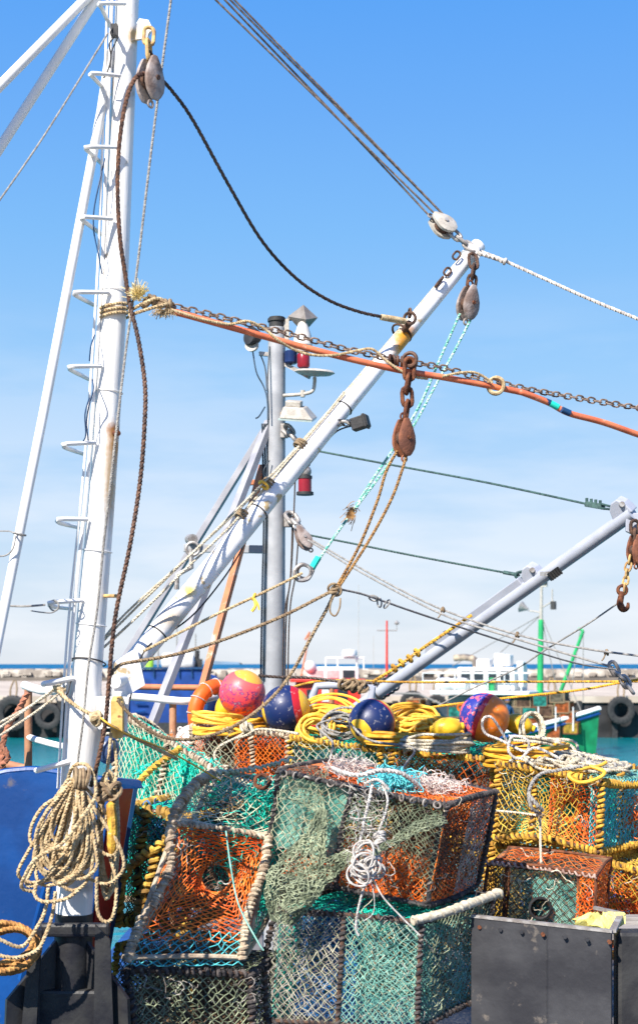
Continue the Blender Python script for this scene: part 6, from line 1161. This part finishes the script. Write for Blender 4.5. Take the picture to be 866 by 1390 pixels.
buoy(P(388, 962, 9.0), .150, (.93, -.05, .18), floatmat('navy_float', [(0, YL), (.08, NV), (.71, RD), (.86, YL)]), 'dark blue round buoy with red and yellow bands beside the grey mast')
buoy(P(505, 980, 8.5), .140, (.50, .62, .33), floatmat('navy_float_second', [(0, YL), (.085, NV), (.63, RD), (.69, YL)]), 'dark blue round buoy with a yellow spot facing forward, middle of the pile')
buoy(P(657, 974, 8.4), .146, (.84, -.30, -.36), floatmat('purple_orange_float', [(0, (.02, .03, .24)), (.44, (.55, .02, .03)), (.54, (.88, .22, .02))], (.8, .12, .15), 20, .53, .56, (0, .48)), 'purple and orange round buoy with pink blotches at right of the pile')
ylw = mat('yellow_float_plastic', (.78, .5, .03), (.62, .36, .02), .35, scale=20, rust=(.3, .2, .05), rlo=.66, rhi=.75, rscale=30)
for px_, py_, d_, ax_, lb_ in ((606, 988, 8.3, (1, .1, .1), 'small yellow oval float left of the purple and orange buoy'), (703, 983, 8.5, (1, -.1, -.3), 'small yellow oval float right of the purple and orange buoy'), (305, 960, 9.5, (.3, .1, 1), 'small yellow float peeping out beneath the pink buoy')):
    t = thing('net_float', lb_, 'float', P(px_, py_, d_), 'small yellow net floats'); mb = MB(); sphere(mb, P(px_, py_, d_), .062, axis=ax_, sz=1.45, n=22); mb.build('ball', ylw, t)
    mb = MB(); c_ = P(px_, py_, d_); a_ = nrm(V(*ax_)); lathe(mb, c_-a_*.10, a_, [(.012, 0), (.022, .005), (.022, .2), (.012, .205)], 12); mb.build('end_hub', ylw, t)
t = thing('lifebuoy', 'orange life ring with white rope standing behind the left trap', 'life ring', P(285, 975, 9.6))
mb = MB(); torus(mb, P(290, 966, 9.62), (-.75, .65, .1), .17, .052, 30, 12); mb.build('ring', M['orangebright'], t)
mb = MB(); n_ = nrm(V(-.75, .65, .1)); h_ = nrm(np.cross(n_, V(0, 0, 1))); u_ = np.cross(h_, n_)
for k in range(12): a = k*2*PI/12; torus(mb, P(290, 966, 9.62)+(h_*math.cos(a)+u_*math.sin(a))*.17, -h_*math.sin(a)+u_*math.cos(a), .056, .004, 14, 5)
mb.build('rope', M['whiterope'], t)
buoy(P(262, 1008, 9.55), .12, (.6, -.2, -.6), mat('off_white_float', (.75, .68, .64), (.65, .55, .5), .4), 'off white buoy under the guard rail left of the traps')
for nm in ():
    pass
# ================================================================ rope heaps on top of the traps
def heap(label, c, rx, ry, turns, th, r, m, e2=V(0, 1, 0), jit=.2, e1=V(1, 0, 0), lay=True, extra=None):
    mb = MB(); p = coilpath(c, e1, e2, rx, ry, turns, th, jit)
    (rope(mb, p, r) if lay else tube(mb, resample(p, .02)[0], r, 7))
    if extra: extra(mb)
    return single('rope_heap', label, 'rope heap', mb, M[m])
tl = V(0, .93, .36)
heap('neat yellow rope coil under the pink buoy', P(296, 980, 9.25), .16, .16, 12, .10, .011, 'brightyellow', jit=.06, lay=False)
heap('second yellow rope coil between the pink buoy and the left navy one', P(338, 985, 9.15), .12, .15, 8, .09, .010, 'yellow', jit=.2, lay=False)
heap('bright yellow rope hank just left of the middle navy buoy', P(430, 992, 8.7), .11, .12, 9, .10, .010, 'brightyellow', e2=V(0, .4, .7), jit=.35, lay=False)
heap('yellow rope heap rising behind the two navy buoys', P(446, 980, 9.0), .19, .16, 13, .12, .009, 'brightyellow', e2=V(0, .6, .7), jit=.35, lay=False)
heap('grey rope tangle sitting between the two navy buoys', P(463, 988, 8.7), .12, .12, 12, .15, .008, 'greyrope', e2=V(0, .5, .6), jit=.4)
heap('yellow rope heap between the middle navy buoy and the yellow float', P(560, 990, 8.7), .18, .16, 13, .14, .010, 'brightyellow', e2=V(0, .7, .6), jit=.35, lay=False)
heap('flat yellow rope coil spread right of the middle navy buoy', P(545, 1000, 8.5), .24, .2, 9, .06, .010, 'yellow', jit=.2, lay=False)
heap('drab pale rope coil lying before the yellow oval float', P(592, 1009, 8.25), .20, .20, 13, .09, .009, 'palerope', jit=.14)
heap('flat orange yellow rope coil under the white rope on the right trap', P(712, 1026, 7.95), .23, .26, 14, .10, .011, 'yellow', jit=.2, lay=False)
heap('small grey rope coil standing right of the right yellow float', P(722, 990, 8.3), .07, .10, 6, .12, .009, 'palerope', e2=V(0, .2, 1), jit=.3)
mb = MB()
for k in range(9):
    o = RNG.uniform(-1, 1, 2); rope(mb, cat(PP((690+k*6, 1004+o[0]*5, 8.1), (740+k*5, 1008+o[1]*5, 8.05), (790, 1022+k*2.2, 7.9), (825+k*3, 1036+k*.8, 7.75), (800-k*3, 1045+k, 7.6), (745, 1042+k*1.2, 7.65)), 7), .0092)
single('rope_bundle', 'pale rope lengths draped across the right corner of the yellow trap', 'rope', mb, M['palerope'])
mb = MB(); rope(mb, cat(PP((690, 1010, 7.8), (668, 975, 7.75), (655, 977, 7.75), (658, 995, 7.75), (680, 1005, 7.72), (712, 1020, 7.65), (716, 1005, 7.62), (695, 1000, 7.65), (690, 1020, 7.62), (705, 1030, 7.6), (725, 1015, 7.6), (760, 1030, 7.55)), 8), .0085); single('rope_loop', 'loose white loops standing up before the multicoloured buoy', 'rope', mb, M['whiterope'])
mb = MB(); tube(mb, cat(PP((800, 1040, 7.4), (820, 1048, 7.35), (808, 1058, 7.3), (785, 1062, 7.28), (772, 1052, 7.3), (790, 1044, 7.35), (812, 1040, 7.45), (822, 1035, 7.5)), 8), .010, 8); single('rope_loop', 'bright yellow rope loop drooping over the corner of the right trap', 'rope', mb, M['brightyellow'])
mb = MB(); rope(mb, cat(PP((790, 1040, 7.3), (755, 1046, 7.3), (735, 1050, 7.3), (722, 1062, 7.25), (717, 1080, 7.22), (722, 1098, 7.2), (733, 1104, 7.25)), 8), .010); rope(mb, cat(PP((717, 1078, 7.22), (728, 1092, 7.2), (736, 1100, 7.22)), 5), .012); single('rope_tail', 'grey rope hanging over the front of the right yellow trap', 'rope', mb, M['greyrope'])
mb = MB(); rope(mb, cat(PP((667, 1100, 7.4), (700, 1103, 7.35), (730, 1107, 7.3)), 5), .007); rope(mb, cat(PP((733, 1108, 7.3), (733, 1140, 7.25), (734, 1172, 7.1)), 5), .007); single('tie_rope', 'pale cord tying the yellow funnel down to the small trap', 'cord', mb, M['palerope'])
mb = MB(); rope(mb, cat(PP((340, 990, 8.7), (320, 1002, 8.65), (300, 1012, 8.6), (291, 1025, 8.6), (298, 1038, 8.58), (310, 1040, 8.58)), 8), .009); rope(mb, cat(PP((318, 1003, 8.63), (335, 998, 8.63), (350, 990, 8.65), (380, 992, 8.6), (405, 996, 8.5)), 8), .009)
for k in range(4): torus(mb, P(331+k*3, 985+k*2, 8.68), RNG.normal(0, 1, 3), .03, .01, 14, 6)
single('rope_tail', 'pale rope with a knot draped over the beige trap front', 'rope', mb, M['palerope'])
mb = MB(); rope(mb, cat(PP((455, 955+20, 8.5), (430, 985, 8.45), (445, 1000, 8.4), (452, 1010, 8.3), (448, 1030, 8.2)), 8), .008); rope(mb, cat(PP((470, 975, 8.4), (500, 1004, 8.25), (560, 1015, 8.1), (552, 1035, 8.0), (545, 1045, 7.9)), 8), .008); single('rope_tail', 'grey rope trailing over the long yellow trap edge', 'rope', mb, M['greyrope'])

def wander(c, e1, e2, rx, ry, n, th=.03, ell=.35):
    """one long rope dropped in loose overlapping bights over an oval patch"""
    pts = []; a = RNG.uniform(0, 6.28); c = np.asarray(c, float); n3 = np.cross(e1, e2); cx, cy = 0., 0.
    for k in range(n):
        if k % 7 == 0: cx, cy = RNG.uniform(-.6, .6), RNG.uniform(-.55, .55); R1 = RNG.uniform(.18, .5); sg = RNG.choice([-1, 1])*RNG.uniform(.5, 1.1)
        a += sg*.9; px = cx+R1*math.cos(a)*1.3; py = cy+R1*math.sin(a)
        l = math.hypot(px, py); s_ = 1/max(1, l); pts.append(c+e1*rx*px*s_+e2*ry*py*s_+n3*(th*RNG.uniform(0, 1)+th*.8*(1-min(1, l))))
    return cat(pts, 7)
dtop = (D_['_w'][0], D_['_w'][1], 0)
d1 = P(677, 1037, 7.70); d2 = P(816, 1062, 7.35); db = V(.50, .60, -.01); dc = (d1+d2)/2+db*.40+V(-.04, 0, .02)
e1_ = nrm(d2-d1); e2_ = nrm(db)
mb = MB(); rope(mb, wander(dc, e1_, e2_, .30, .36, 130, .05), .0082); single('rope_heap', 'sprawling grey white rope bights covering the top of the right yellow trap', 'rope heap', mb, M['palerope'])
mb = MB(); rope(mb, wander(dc+V(.02, .0, 0), e1_, e2_, .26, .34, 60, .045), .0088); single('rope_heap', 'grey rope lengths mixed into the pale bights on the right trap', 'rope heap', mb, M['greyrope'])
mb = MB(); tube(mb, resample(wander(dc+V(-.1, 0, -.01), e1_, e2_, .28, .30, 60, .03), .02)[0], .0105, 7); single('rope_heap', 'golden rope lying beneath the pale bights on the right trap', 'rope heap', mb, M['yellow'])
c_ = P(450, 985, 8.95)
mb = MB(); tube(mb, resample(wander(c_, X, nrm(V(0, .8, .45)), .22, .2, 90, .05), .02)[0], .009, 7); single('rope_heap', 'loose golden rope bights between the two navy buoys and the grey boom', 'rope heap', mb, M['brightyellow'])
c_ = P(575, 996, 8.55)
mb = MB(); tube(mb, resample(wander(c_, X, nrm(V(0, .9, .3)), .26, .24, 90, .05), .02)[0], .009, 7); single('rope_heap', 'loose golden rope bights around the left yellow oval float', 'rope heap', mb, M['brightyellow'])
